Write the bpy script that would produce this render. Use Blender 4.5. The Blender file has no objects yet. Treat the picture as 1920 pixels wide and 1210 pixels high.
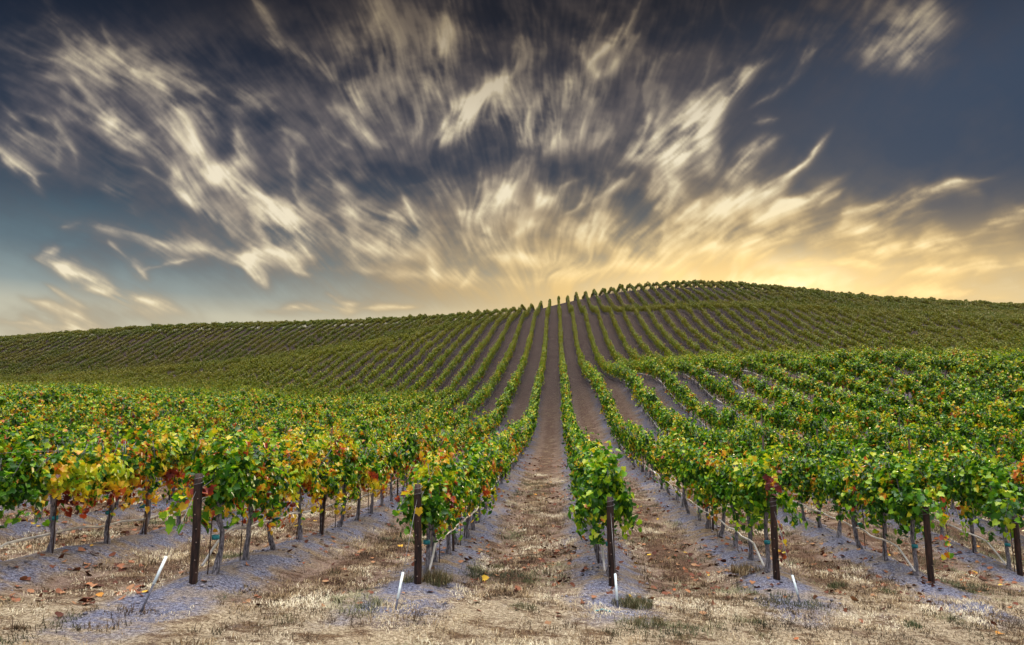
import bpy, math, random
import numpy as np
from mathutils import Vector

# ------------------------------------------------------------------ camera, world, sun, exposure
scene = bpy.context.scene
COL = scene.collection
F, CX, CY = 1280.0, 960.0, 605.0          # focal length / principal point in chart units (1920 wide)
PITCH = math.atan(195.0 / F)
YAW = math.atan(85.0 * math.cos(PITCH) / F)
EYE = Vector((0.0, 0.0, 2.0))
cam_data = bpy.data.cameras.new('camera')
cam_data.lens = 24.0
cam_data.sensor_width = 36.0
cam_data.clip_end = 20000.0
cam_data.clip_start = 0.05
cam = bpy.data.objects.new('camera', cam_data)
cam.location = EYE
cam.rotation_euler = (math.pi / 2 + PITCH, 0.0, YAW)
COL.objects.link(cam)
scene.camera = cam
scene.render.resolution_x, scene.render.resolution_y = 1024, 645

cF = np.array([-math.sin(YAW) * math.cos(PITCH), math.cos(YAW) * math.cos(PITCH), math.sin(PITCH)])
cR = np.array([math.cos(YAW), math.sin(YAW), 0.0])
cU = np.cross(cR, cF)

def ray(px, py):
    return cF * F + cR * (px - CX) + cU * (CY - py)

def on_row(px, py, u):
    """point of the vertical plane x = u seen in direction (px, py)"""
    d = ray(px, py)
    return np.array([u, d[1] * u / d[0], EYE.z + d[2] * u / d[0]])

def chart(p):
    """direction(s) -> chart coordinates"""
    p = np.asarray(p, float)
    w = p @ cF
    return CX + F * (p @ cR) / w, CY - F * (p @ cU) / w

SUN_EL, SUN_AZ = math.radians(14.0), math.radians(17.0)   # azimuth clockwise from +Y
SUN_DIR = Vector((math.sin(SUN_AZ) * math.cos(SUN_EL), math.cos(SUN_AZ) * math.cos(SUN_EL), math.sin(SUN_EL)))
sun_data = bpy.data.lights.new('sun', 'SUN')
sun_data.energy = 5.0
sun_data.angle = math.radians(5.0)
sun_data.color = (1.0, 0.80, 0.52)
sun = bpy.data.objects.new('sun', sun_data)
sun.rotation_euler = SUN_DIR.to_track_quat('Z', 'Y').to_euler()
COL.objects.link(sun)

vs = scene.view_settings
vs.view_transform = 'Standard'
vs.look = 'None'
vs.gamma = 1.0
vs.use_curve_mapping = False
vs.exposure = 0.45
scene.cycles.max_bounces = 6
scene.cycles.diffuse_bounces = 2
scene.cycles.glossy_bounces = 2
scene.cycles.transmission_bounces = 3
scene.cycles.transparent_max_bounces = 6
scene.cycles.sample_clamp_indirect = 4.0


class NT:
    """small helper for node trees"""
    def __init__(self, tree):
        self.t = tree
        tree.nodes.clear()
    def n(self, typ, **kw):
        nd = self.t.nodes.new(typ)
        for k, v in kw.items():
            setattr(nd, k, v)
        return nd
    def put(self, sock, v):
        if v is None:
            return
        if isinstance(v, bpy.types.NodeSocket):
            self.t.links.new(v, sock)
        elif isinstance(v, (tuple, list)) and len(v) == 3 and sock.type == 'RGBA':
            sock.default_value = (*v, 1.0)
        else:
            sock.default_value = v
    def m(self, op, a, b=None, c=None, clamp=False):
        nd = self.n('ShaderNodeMath', operation=op, use_clamp=clamp)
        for i, v in enumerate((a, b, c)):
            if v is not None:
                self.put(nd.inputs[i], v)
        return nd.outputs[0]
    def v(self, op, a, b=None, out=0):
        nd = self.n('ShaderNodeVectorMath', operation=op)
        self.put(nd.inputs[0], a)
        if b is not None:
            self.put(nd.inputs[1], b)
        return nd.outputs[out]
    def rng(self, x, a, b, c=0.0, d=1.0, smooth=True):
        nd = self.n('ShaderNodeMapRange', interpolation_type='SMOOTHSTEP' if smooth else 'LINEAR')
        for i, val in enumerate((x, a, b, c, d)):
            self.put(nd.inputs[i], val)
        return nd.outputs[0]
    def mix(self, f, a, b, mode='MIX'):
        nd = self.n('ShaderNodeMix', data_type='RGBA', blend_type=mode, clamp_factor=True)
        self.put(nd.inputs[0], f)
        self.put(nd.inputs[6], a)
        self.put(nd.inputs[7], b)
        return nd.outputs[2]
    def noise(self, vec, scale, detail=4.0, rough=0.6, dist=0.0, out='Fac'):
        nd = self.n('ShaderNodeTexNoise')
        if vec is not None:
            self.put(nd.inputs['Vector'], vec)
        nd.inputs['Scale'].default_value = scale
        nd.inputs['Detail'].default_value = detail
        nd.inputs['Roughness'].default_value = rough
        nd.inputs['Distortion'].default_value = dist
        return nd.outputs[out]
    def ramp(self, f, stops, interp='LINEAR'):
        nd = self.n('ShaderNodeValToRGB')
        cr = nd.color_ramp
        cr.interpolation = interp
        while len(cr.elements) < len(stops):
            cr.elements.new(0.5)
        for e, (p, c) in zip(cr.elements, stops):
            e.position = p
            e.color = (*c, 1.0)
        self.put(nd.inputs[0], f)
        return nd.outputs[0]
    def xyz(self, v):
        nd = self.n('ShaderNodeSeparateXYZ')
        self.put(nd.inputs[0], v)
        return nd.outputs
    def vec(self, x, y, z):
        nd = self.n('ShaderNodeCombineXYZ')
        for i, val in enumerate((x, y, z)):
            self.put(nd.inputs[i], val)
        return nd.outputs[0]
    def sc(self, v, s):
        nd = self.n('ShaderNodeVectorMath', operation='MULTIPLY')
        self.put(nd.inputs[0], v)
        nd.inputs[1].default_value = s
        return nd.outputs[0]
    def attr(self, name, out='Fac', kind='GEOMETRY'):
        nd = self.n('ShaderNodeAttribute', attribute_type=kind, attribute_name=name)
        return nd.outputs[out]


def srgb(r, g, b):
    def f(c):
        c /= 255.0
        return c / 12.92 if c <= 0.04045 else ((c + 0.055) / 1.055) ** 2.4
    return (f(r), f(g), f(b))


world = bpy.data.worlds.new('World')
scene.world = world
world.use_nodes = True
w = NT(world.node_tree)
tc = w.n('ShaderNodeTexCoord')
dx, dy, dz = w.xyz(w.v('NORMALIZE', tc.outputs['Generated']))
el = w.m('ARCSINE', dz)                     # elevation (radians)
az = w.m('ARCTAN2', dx, dy)                 # azimuth clockwise from +Y
grad = w.ramp(w.rng(el, 0.0, 0.80, smooth=False), [
    (0.00, srgb(228, 208, 164)), (0.185, srgb(200, 198, 178)), (0.22, srgb(146, 160, 160)), (0.28, srgb(102, 124, 134)),
    (0.36, srgb(62, 82, 98)), (0.45, srgb(40, 54, 72)), (0.60, srgb(27, 36, 52)), (0.72, srgb(16, 21, 32)), (0.85, srgb(17, 20, 27)), (1.0, srgb(17, 19, 25))])
# azimuth tint: deeper slate towards the right
right = w.rng(az, 0.05, 0.55)
grad = w.mix(w.m('MULTIPLY', right, w.m('MULTIPLY', w.rng(el, 0.165, 0.23), w.rng(el, 0.62, 0.40))), grad, srgb(52, 68, 90))
# golden glow round the hidden sun
daz = w.m('SUBTRACT', az, SUN_AZ - 0.04)
g1 = w.m('ADD', w.m('POWER', w.m('MULTIPLY', w.m('ABSOLUTE', daz), 2.3), 2.0), w.m('POWER', w.m('MULTIPLY', w.m('ABSOLUTE', w.m('SUBTRACT', el, 0.165)), 15.0), 2.0))
glow = w.m('EXPONENT', w.m('MULTIPLY', g1, -1.0))
g2 = w.m('ADD', w.m('POWER', w.m('MULTIPLY', w.m('ABSOLUTE', daz), 8.0), 2.0), w.m('POWER', w.m('MULTIPLY', w.m('ABSOLUTE', w.m('SUBTRACT', el, 0.19)), 26.0), 2.0))
core = w.m('EXPONENT', w.m('MULTIPLY', g2, -1.0))
grad = w.mix(w.m('MULTIPLY', glow, 0.98), grad, (1.15, 0.80, 0.32))
grad = w.mix(w.m('MULTIPLY', core, 0.9), grad, (2.2, 1.75, 0.95))
# added fill light: unseen sky behind the viewer and, strongly brightened, overhead
grad = w.mix(w.rng(dy, 0.30, -0.25), grad, (0.40, 0.40, 0.44))
grad = w.mix(w.rng(el, 0.86, 1.20), grad, (7.2, 6.95, 6.8))
sky = w.n('ShaderNodeTexSky', sky_type='NISHITA', sun_disc=False, sun_elevation=SUN_EL, sun_rotation=SUN_AZ)
bg1 = w.n('ShaderNodeBackground')
w.put(bg1.inputs[0], sky.outputs[0])
bg1.inputs[1].default_value = 0.05
bg2 = w.n('ShaderNodeBackground')
w.put(bg2.inputs[0], grad)
bg2.inputs[1].default_value = 0.73
mx = w.n('ShaderNodeMixShader')
mx.inputs[0].default_value = 0.97
w.t.links.new(bg1.outputs[0], mx.inputs[1])
w.t.links.new(bg2.outputs[0], mx.inputs[2])
wo = w.n('ShaderNodeOutputWorld')
w.t.links.new(mx.outputs[0], wo.inputs[0])
world.cycles.sampling_method = 'MANUAL'
world.cycles.sample_map_resolution = 512

rng = np.random.default_rng(7)
random.seed(7)

# ------------------------------------------------------------------ numpy noise
def _hash(ix, iy, seed):
    h = (ix.astype(np.int64) * 374761393 + iy.astype(np.int64) * 668265263 + seed * 144665) & 0xFFFFFFFF
    h = ((h ^ (h >> 13)) * 1274126177) & 0xFFFFFFFF
    h = (h ^ (h >> 16)) & 0xFFFF
    return h / 65535.0

def vnoise(x, y, seed=0):
    x = np.asarray(x, float); y = np.asarray(y, float)
    ix = np.floor(x); iy = np.floor(y)
    fx = x - ix; fy = y - iy
    fx = fx * fx * fx * (fx * (fx * 6 - 15) + 10)
    fy = fy * fy * fy * (fy * (fy * 6 - 15) + 10)
    a = _hash(ix, iy, seed); b = _hash(ix + 1, iy, seed)
    c = _hash(ix, iy + 1, seed); d = _hash(ix + 1, iy + 1, seed)
    return (a + (b - a) * fx) * (1 - fy) + (c + (d - c) * fx) * fy

def fbm(x, y, seed=0, octv=4, gain=0.5, lac=2.03):
    s = 0.0; a = 1.0; n = 0.0
    for o in range(octv):
        s = s + a * vnoise(x * lac ** o + 17.3 * o, y * lac ** o - 9.1 * o, seed + o * 31)
        n += a; a *= gain
    return s / n

def sstep(x, a, b):
    t = np.clip((x - a) / (b - a), 0, 1)
    return t * t * (3 - 2 * t)

# ------------------------------------------------------------------ the lie of the land
CXS = np.array([-100, 0, 300, 600, 800, 900, 1000, 1045, 1100, 1200, 1300, 1450, 1600, 1750, 1920, 2050], float)
TAB = [  # distance along the rows, height of the ground above the eye
    (-20, [-1.70, -1.70, -1.75, -1.85, -1.95, -2.00, -2.05, -2.05, -2.08, -2.10, -2.15, -2.20, -2.25, -2.30, -2.40, -2.45]),
    (5.0, [-1.68, -1.68, -1.78, -1.88, -1.97, -2.02, -2.05, -2.05, -2.08, -2.12, -2.18, -2.25, -2.32, -2.38, -2.48, -2.55]),
    (8.8, [-1.62, -1.65, -1.75, -1.86, -1.94, -1.97, -2.00, -2.03, -2.06, -2.10, -2.15, -2.22, -2.28, -2.36, -2.52, -2.60]),
    (13., [-1.57, -1.60, -1.74, -1.92, -2.05, -2.10, -2.08, -2.06, -2.06, -2.10, -2.14, -2.20, -2.26, -2.42, -2.72, -2.85]),
    (21., [-1.15, -1.20, -1.40, -1.60, -1.70, -1.76, -1.78, -1.78, -1.80, -1.85, -1.90, -1.95, -2.00, -2.10, -2.35, -2.50]),
    (30., [-0.25, -0.30, -0.60, -1.20, -1.40, -1.50, -1.50, -1.52, -1.58, -1.55, -1.42, -1.15, -0.95, -0.95, -1.10, -1.20]),
    (45., [1.05, 1.00, 0.60, 0.00, -0.40, -0.65, -0.70, -0.50, 0.70, 1.00, 1.25, 1.70, 1.95, 1.95, 1.80, 1.70]),
    (55., [1.80, 1.75, 1.30, 0.70, 0.70, 0.90, 1.35, 1.80, 2.60, 3.35, 3.70, 4.00, 4.10, 4.00, 3.80, 3.70]),
    (70., [2.70, 2.65, 2.15, 1.45, 2.20, 3.20, 4.10, 4.50, 4.60, 5.05, 5.30, 5.50, 5.60, 5.60, 5.40, 5.30]),
    (90., [3.90, 3.90, 3.60, 4.00, 6.50, 7.80, 8.20, 8.20, 8.00, 8.00, 8.00, 8.00, 7.80, 7.60, 7.40, 7.30]),
    (105., [5.10, 5.15, 5.10, 7.90, 10.5, 11.6, 12.3, 12.5, 12.1, 12.0, 12.0, 12.0, 11.5, 11.0, 10.6, 10.4]),
    (120., [6.60, 6.70, 7.70, 11.9, 14.6, 15.7, 16.9, 17.4, 17.2, 17.0, 17.2, 17.2, 16.2, 15.5, 15.0, 14.8]),
    (132., [8.25, 8.56, 10.5, 13.8, 17.5, 18.9, 20.6, 21.3, 21.5, 21.5, 21.9, 21.7, 20.2, 19.4, 18.7, 18.3]),
    (142., [9.40, 9.80, 11.6, 15.4, 19.4, 21.0, 22.6, 23.1, 23.2, 23.3, 23.9, 23.9, 22.4, 21.5, 20.6, 20.0]),
    (150., [11.0, 11.5, 13.6, 17.4, 21.0, 22.5, 24.0, 24.5, 24.8, 25.2, 25.9, 25.9, 24.3, 23.1, 22.1, 21.5]),
    (165., [16.0, 16.8, 19.6, 22.2, 24.6, 26.0, 27.6, 28.3, 29.3, 30.6, 31.2, 30.6, 28.4, 26.8, 25.5, 24.7]),
    (187., [23.4, 24.5, 27.2, 28.0, 28.9, 29.7, 31.6, 33.3, 35.0, 37.1, 37.7, 36.1, 33.5, 31.7, 30.1, 29.2]),
    (200., [25.0, 26.0, 28.4, 29.1, 29.7, 30.4, 32.3, 34.0, 35.7, 37.7, 38.3, 36.9, 34.5, 32.8, 31.2, 30.3]),
    (225., [24.0, 25.0, 27.0, 28.0, 29.0, 29.5, 31.0, 32.5, 34.0, 35.5, 36.0, 35.0, 33.0, 31.5, 30.0, 29.0]),
    (300., [14.0, 14.5, 15.0, 15.5, 16.0, 16.0, 17.0, 18.0, 19.0, 20.0, 20.0, 19.5, 19.0, 18.0, 17.0, 16.0]),
    (600., [0.0] * 16),
]
def pchip(xs, ys, x):
    """monotone cubic through (xs, ys[...,k]) along axis 0"""
    h = np.diff(xs)
    shp = (len(h),) + (1,) * (ys.ndim - 1)
    d = np.diff(ys, axis=0) / h.reshape(shp)
    m = np.zeros_like(ys)
    m[0], m[-1] = d[0], d[-1]
    for i in range(1, len(xs) - 1):
        w1 = 2 * h[i] + h[i - 1]; w2 = h[i] + 2 * h[i - 1]
        same = d[i - 1] * d[i] > 0
        with np.errstate(divide='ignore', invalid='ignore'):
            hm = (w1 + w2) / (w1 / d[i - 1] + w2 / d[i])
        m[i] = np.where(same, hm, 0.0)
    k = np.clip(np.searchsorted(xs, x) - 1, 0, len(h) - 1)
    t = ((x - xs[k]) / h[k])
    sh = (len(x),) + (1,) * (ys.ndim - 1)
    t = t.reshape(sh); hk = h[k].reshape(sh)
    return ((2 * t**3 - 3 * t**2 + 1) * ys[k] + (t**3 - 2 * t**2 + t) * hk * m[k]
            + (-2 * t**3 + 3 * t**2) * ys[k + 1] + (t**3 - t**2) * hk * m[k + 1])

TV = np.array([r[0] for r in TAB], float)
TZ = np.array([r[1] for r in TAB], float)
VF = np.concatenate([np.linspace(-20, 240, 1041), np.linspace(241, 600, 360)])
TT = (CXS - 1045.0) / F
TFINE = np.linspace(TT[0], TT[-1], 341)
ZF = pchip(TV, TZ, VF)                       # v x columns
ZF = pchip(TT, np.ascontiguousarray(ZF.T), TFINE)   # t x v
ker = np.exp(-np.linspace(-2, 2, 9) ** 2); ker /= ker.sum()
pad = np.pad(ZF, ((4, 4), (0, 0)), mode='edge')
ZF = sum(ker[i] * pad[i:i + ZF.shape[0]] for i in range(9))
sm = np.pad(ZF, ((0, 0), (6, 6)), mode='edge')
k13 = np.exp(-np.linspace(-2, 2, 13) ** 2); k13 /= k13.sum()
ZF[:, :1041] = sum(k13[i] * sm[:, i:i + 1041] for i in range(13))

ROW, U0 = 2.4, -1.72                         # row spacing, and the row just left of the middle alley
def row_u(k):                                # k = 0: that row, 1: the row right of the alley, -1, 2 ...
    return U0 + ROW * k
EU = np.array([-60, -6.52, -4.12, -1.72, 0.68, 3.08, 5.48, 7.88, 60], float)
EV = np.array([7.0, 7.3, 7.8, 8.6, 9.3, 10.35, 10.9, 12.7, 14.0], float)
def row_end(u):
    return np.interp(u, EU, EV)

def land(u, v, fine=True):
    u = np.asarray(u, float); v = np.asarray(v, float)
    t = np.clip(u / np.maximum(v, 8.0), TT[0] + 1e-6, TT[-1] - 1e-6)
    vi = np.interp(v, VF, np.arange(len(VF)))
    ti = (t - TFINE[0]) / (TFINE[1] - TFINE[0])
    i0 = np.clip(np.floor(ti).astype(int), 0, len(TFINE) - 2); j0 = np.clip(np.floor(vi).astype(int), 0, len(VF) - 2)
    a = ti - i0; b = vi - j0
    z = (ZF[i0, j0] * (1 - a) + ZF[i0 + 1, j0] * a) * (1 - b) + (ZF[i0, j0 + 1] * (1 - a) + ZF[i0 + 1, j0 + 1] * a) * b
    z = z + EYE.z
    d = np.abs((u - U0 + 1.2) % ROW - 1.2)                  # distance from the nearest row
    inrow = sstep(v - row_end(u), -0.9, 0.3)
    berm = (0.15 * np.exp(-(d / 0.42) ** 2) - 0.09) * inrow
    rut = -0.025 * np.exp(-((d - 0.78) / 0.16) ** 2) * inrow
    z = z + berm + rut
    if fine:
        near = np.clip(1.3 - v / 45.0, 0, 1)
        z = z + near * (0.07 * (fbm(u * 0.55, v * 0.55, 3) - 0.5) + 0.045 * (fbm(u * 2.3, v * 2.3, 5) - 0.5)
                        + 0.022 * (fbm(u * 9, v * 9, 9, 3) - 0.5))
    return z

def gz(u, v):
    return float(land(np.array([u]), np.array([v]))[0])

# ------------------------------------------------------------------ mesh helpers
def new_mesh(name, verts, faces, mats, attrs=None, smooth=False, mat_index=None):
    """verts (n,3); faces: (m,k) array or list of arrays of differing k"""
    me = bpy.data.meshes.new(name)
    verts = np.asarray(verts, np.float32)
    fl = faces if isinstance(faces, list) else [faces]
    fl = [np.asarray(f, np.int32) for f in fl if len(f)]
    loops = np.concatenate([f.ravel() for f in fl])
    counts = np.concatenate([np.full(len(f), f.shape[1], np.int32) for f in fl])
    me.vertices.add(len(verts)); me.vertices.foreach_set('co', verts.ravel())
    me.loops.add(len(loops)); me.loops.foreach_set('vertex_index', loops)
    me.polygons.add(len(counts))
    starts = np.concatenate([[0], np.cumsum(counts)[:-1]]).astype(np.int32)
    me.polygons.foreach_set('loop_start', starts)
    if smooth is not False:
        me.polygons.foreach_set('use_smooth', np.full(len(counts), bool(smooth)) if isinstance(smooth, bool) else smooth)
    if mat_index is not None:
        me.polygons.foreach_set('material_index', np.asarray(mat_index, np.int32))
    me.update(calc_edges=True)
    for m_ in (mats if isinstance(mats, (list, tuple)) else [mats]):
        me.materials.append(m_)
    for k, vals in (attrs or {}).items():
        vals = np.asarray(vals, np.float32)
        if vals.ndim == 1:
            at = me.attributes.new(k, 'FLOAT', 'POINT'); at.data.foreach_set('value', vals)
        else:
            at = me.attributes.new(k, 'FLOAT_VECTOR', 'POINT'); at.data.foreach_set('vector', vals.ravel())
    return me

def obj(name, me, parent=None, loc=None, rot=None):
    o = bpy.data.objects.new(name, me)
    COL.objects.link(o)
    if parent is not None:
        o.parent = parent
    if loc is not None:
        o.location = loc
    if rot is not None:
        o.rotation_euler = rot
    return o

def tag(o, label, cat, group=None, kind=None):
    o['label'] = label
    o['category'] = cat
    if group:
        o['group'] = group
    if kind:
        o['kind'] = kind
    return o

def empty(name, loc, rotz=0.0):
    o = bpy.data.objects.new(name, None)
    o.empty_display_size = 0.1
    COL.objects.link(o)
    o.location = loc
    o.rotation_euler = (0, 0, rotz)
    return o

def tube(pts, rad, seg=8, cap=True):
    """tube along points; returns verts, quads, caps(list of ngons)"""
    pts = np.asarray(pts, float); n = len(pts)
    rad = np.broadcast_to(np.asarray(rad, float), (n,))
    tan = np.gradient(pts, axis=0)
    tan /= np.linalg.norm(tan, axis=1)[:, None] + 1e-9
    ref = np.array([1.0, 0, 0]) if abs(tan[0][0]) < 0.8 else np.array([0, 1.0, 0])
    a = np.arange(seg) * 2 * math.pi / seg
    vs_ = []
    for i in range(n):
        s = np.cross(tan[i], ref); s /= np.linalg.norm(s) + 1e-9
        t = np.cross(s, tan[i])
        vs_.append(pts[i] + rad[i] * (np.cos(a)[:, None] * s + np.sin(a)[:, None] * t))
    V = np.concatenate(vs_)
    i = np.arange(n - 1)[:, None] * seg; j = np.arange(seg)[None]; j2 = (j + 1) % seg
    Q = np.stack([i + j, i + j2, i + seg + j2, i + seg + j], -1).reshape(-1, 4)
    C = []
    if cap:
        C = [np.arange(seg)[::-1][None], (np.arange(seg) + (n - 1) * seg)[None]]
    return V, Q, C

class Soup:
    def __init__(self):
        self.v = []; self.f = {}; self.n = 0; self.mi = {}
    def add(self, V, faces, mi=0):
        for f in (faces if isinstance(faces, list) else [faces]):
            f = np.asarray(f)
            if not len(f):
                continue
            self.f.setdefault(f.shape[1], []).append(f + self.n)
            self.mi.setdefault(f.shape[1], []).append(np.full(len(f), mi))
        self.v.append(np.asarray(V, float)); self.n += len(V)
        return self
    def tube(self, pts, rad, seg=8, mi=0):
        V, Q, C = tube(pts, rad, seg)
        return self.add(V, [Q] + C, mi)
    def mesh(self, name, mats, smooth=False):
        ks = sorted(self.f)
        return new_mesh(name, np.concatenate(self.v), [np.concatenate(self.f[k]) for k in ks], mats,
                        smooth=smooth, mat_index=np.concatenate([np.concatenate(self.mi[k]) for k in ks]))

# ------------------------------------------------------------------ materials
def material(name):
    m = bpy.data.materials.new(name)
    m.use_nodes = True
    return m, NT(m.node_tree)

def finish(nt, color, rough=0.8, spec=0.3, bump=None, strength=0.4, dist=0.02, metal=0.0):
    p = nt.n('ShaderNodeBsdfPrincipled')
    nt.put(p.inputs['Base Color'], color)
    nt.put(p.inputs['Roughness'], rough)
    p.inputs['Specular IOR Level'].default_value = spec
    p.inputs['Metallic'].default_value = metal
    if bump is not None:
        b = nt.n('ShaderNodeBump')
        b.inputs['Strength'].default_value = strength
        b.inputs['Distance'].default_value = dist
        nt.put(b.inputs['Height'], bump)
        nt.t.links.new(b.outputs[0], p.inputs['Normal'])
    o = nt.n('ShaderNodeOutputMaterial')
    nt.t.links.new(p.outputs[0], o.inputs[0])
    return p

LEAF_STOPS = [
    (0.00, (0.012, 0.055, 0.006)), (0.14, (0.040, 0.150, 0.010)), (0.32, (0.130, 0.330, 0.012)),
    (0.48, (0.340, 0.480, 0.018)), (0.60, (0.620, 0.560, 0.028)), (0.72, (0.680, 0.400, 0.022)), (0.80, (0.600, 0.170, 0.020)),
    (0.87, (0.400, 0.050, 0.020)), (1.00, (0.110, 0.018, 0.020))]

def leaf_material():
    m, nt = material('grape_leaf')
    pos = nt.n('ShaderNodeNewGeometry').outputs['Position']
    x, y, z = nt.xyz(pos)
    r = nt.attr('leaf_rand')
    h = nt.attr('leaf_h')
    orand = nt.n('ShaderNodeObjectInfo').outputs['Random']
    patch = nt.noise(pos, 0.9, 2.0, 0.6)
    clus = nt.noise(pos, 3.4, 3.0, 0.65)
    patch2 = nt.noise(nt.sc(pos, (1.0, 0.35, 1.0)), 0.16, 2.0, 0.5)
    left = nt.m('MULTIPLY', nt.rng(x, 0.5, -5.0), nt.rng(y, 60.0, 15.0))
    hill = nt.rng(y, 25.0, 135.0)
    # deep green to lime, top light put into the colour up the crown; turned clumps go yellow, orange, red
    base = nt.m('ADD', nt.m('MULTIPLY', nt.rng(r, 0.16, 0.98), 0.44), nt.m('MULTIPLY', nt.rng(h, 0.30, 1.0), 0.10))
    base = nt.m('ADD', base, nt.m('MULTIPLY', nt.m('SUBTRACT', orand, 0.5), 0.16), clamp=True)
    thr = nt.m('ADD', nt.m('ADD', clus, nt.m('MULTIPLY', nt.m('SUBTRACT', patch, 0.5), 0.6)), nt.m('ADD', nt.m('MULTIPLY', left, 0.068), nt.m('MULTIPLY', orand, 0.05)))
    thr = nt.m('ADD', thr, nt.m('MULTIPLY', nt.rng(h, 0.45, 0.0), nt.m('ADD', nt.m('MULTIPLY', left, 0.09), 0.02)))
    turned = nt.rng(nt.m('ADD', thr, nt.m('MULTIPLY', nt.m('SUBTRACT', r, 0.5), 0.10)), 0.585, 0.665)
    hue = nt.noise(pos, 1.7, 2.0, 0.6)
    hue = nt.m('ADD', nt.rng(hue, 0.40, 0.68, 0.46, 0.80), nt.m('MULTIPLY', nt.rng(h, 0.45, 0.05), nt.m('ADD', nt.m('MULTIPLY', left, 0.16), 0.03)))
    hue = nt.m('ADD', hue, nt.m('MULTIPLY', nt.m('SUBTRACT', r, 0.5), 0.16))
    spark = nt.m('MULTIPLY', nt.rng(r, 0.965, 0.99), nt.m('ADD', nt.m('MULTIPLY', left, 0.26), 0.10))
    turned = nt.m('MULTIPLY', turned, nt.rng(nt.attr('leaf_shift'), -0.16, -0.02))
    base = nt.m('ADD', base, nt.m('MULTIPLY', nt.rng(nt.attr('leaf_shift'), -0.02, -0.16), 0.20))
    val = nt.m('ADD', nt.m('MULTIPLY', base, nt.m('SUBTRACT', 1.0, turned)), nt.m('MULTIPLY', hue, turned))
    val = nt.m('ADD', val, nt.m('ADD', spark, nt.attr('leaf_shift')), clamp=True)
    col = nt.ramp(val, LEAF_STOPS)
    hill_shade = nt.mix(nt.rng(patch2, 0.40, 0.62), (0.095, 0.120, 0.014), (0.160, 0.135, 0.022))  # olive hill foliage with the slope's shade darkened into its colour
    hill_shade = nt.mix(nt.m('MULTIPLY', nt.rng(y, 148.0, 118.0), 0.55), hill_shade, (0.290, 0.275, 0.030))
    hill_shade = nt.mix(nt.m('MULTIPLY', nt.rng(r, 0.4, 1.0), 0.7), hill_shade, (0.26, 0.20, 0.03))
    col = nt.mix(nt.m('MULTIPLY', hill, 0.85), col, hill_shade)
    p = nt.n('ShaderNodeBsdfPrincipled')
    nt.put(p.inputs['Base Color'], col)
    p.inputs['Roughness'].default_value = 0.42
    p.inputs['Specular IOR Level'].default_value = 0.40
    tr = nt.n('ShaderNodeBsdfTranslucent')
    nt.put(tr.inputs[0], nt.mix(1.0, col, (1.35, 1.45, 0.75), 'MULTIPLY'))
    mx_ = nt.n('ShaderNodeMixShader'); mx_.inputs[0].default_value = 0.30
    nt.t.links.new(p.outputs[0], mx_.inputs[1]); nt.t.links.new(tr.outputs[0], mx_.inputs[2])
    o = nt.n('ShaderNodeOutputMaterial')
    nt.t.links.new(mx_.outputs[0], o.inputs[0])
    return m

def simple_mat(name, c1, c2, scale=20.0, rough=0.7, spec=0.3, stretch=(1, 1, 1), strength=0.5, dist=0.01, metal=0.0):
    m, nt = material(name)
    co = nt.n('ShaderNodeTexCoord').outputs['Object']
    nz = nt.noise(nt.sc(co, stretch), scale, 5.0, 0.65)
    finish(nt, nt.mix(nt.rng(nz, 0.35, 0.68), c1, c2), rough, spec, nz, strength, dist, metal)
    return m

M_LEAF = leaf_material()
M_BARK = simple_mat('vine_bark', (0.065, 0.062, 0.075), (0.40, 0.38, 0.43), 26.0, 0.9, 0.2, (2.2, 2.2, 0.5), 0.9, 0.02)
M_POST = simple_mat('weathered_brown_post', (0.007, 0.005, 0.006), (0.060, 0.028, 0.020), 14.0, 0.65, 0.35, (1.6, 1.6, 0.3), 0.5, 0.006)
M_STUD = simple_mat('post_stud', (0.12, 0.08, 0.07), (0.30, 0.22, 0.18), 30.0, 0.5, 0.5)
M_TPOST = simple_mat('rusty_steel', (0.025, 0.014, 0.013), (0.085, 0.040, 0.030), 20.0, 0.7, 0.4)
M_HOSE = simple_mat('pale_hose', (0.72, 0.69, 0.66), (0.88, 0.86, 0.82), 6.0, 0.5, 0.4)
M_WIRE = simple_mat('galvanised_wire', (0.20, 0.20, 0.21), (0.34, 0.34, 0.36), 9.0, 0.45, 0.5, metal=0.6)
M_SLEEVE = simple_mat('white_sleeve', (0.55, 0.66, 0.72), (0.74, 0.80, 0.84), 12.0, 0.45, 0.4)
M_ROD = simple_mat('dark_rod', (0.03, 0.035, 0.06), (0.09, 0.09, 0.13), 25.0, 0.6, 0.4)
M_TIE = simple_mat('teal_tie', (0.01, 0.16, 0.20), (0.03, 0.30, 0.34), 30.0, 0.5, 0.4)

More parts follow.
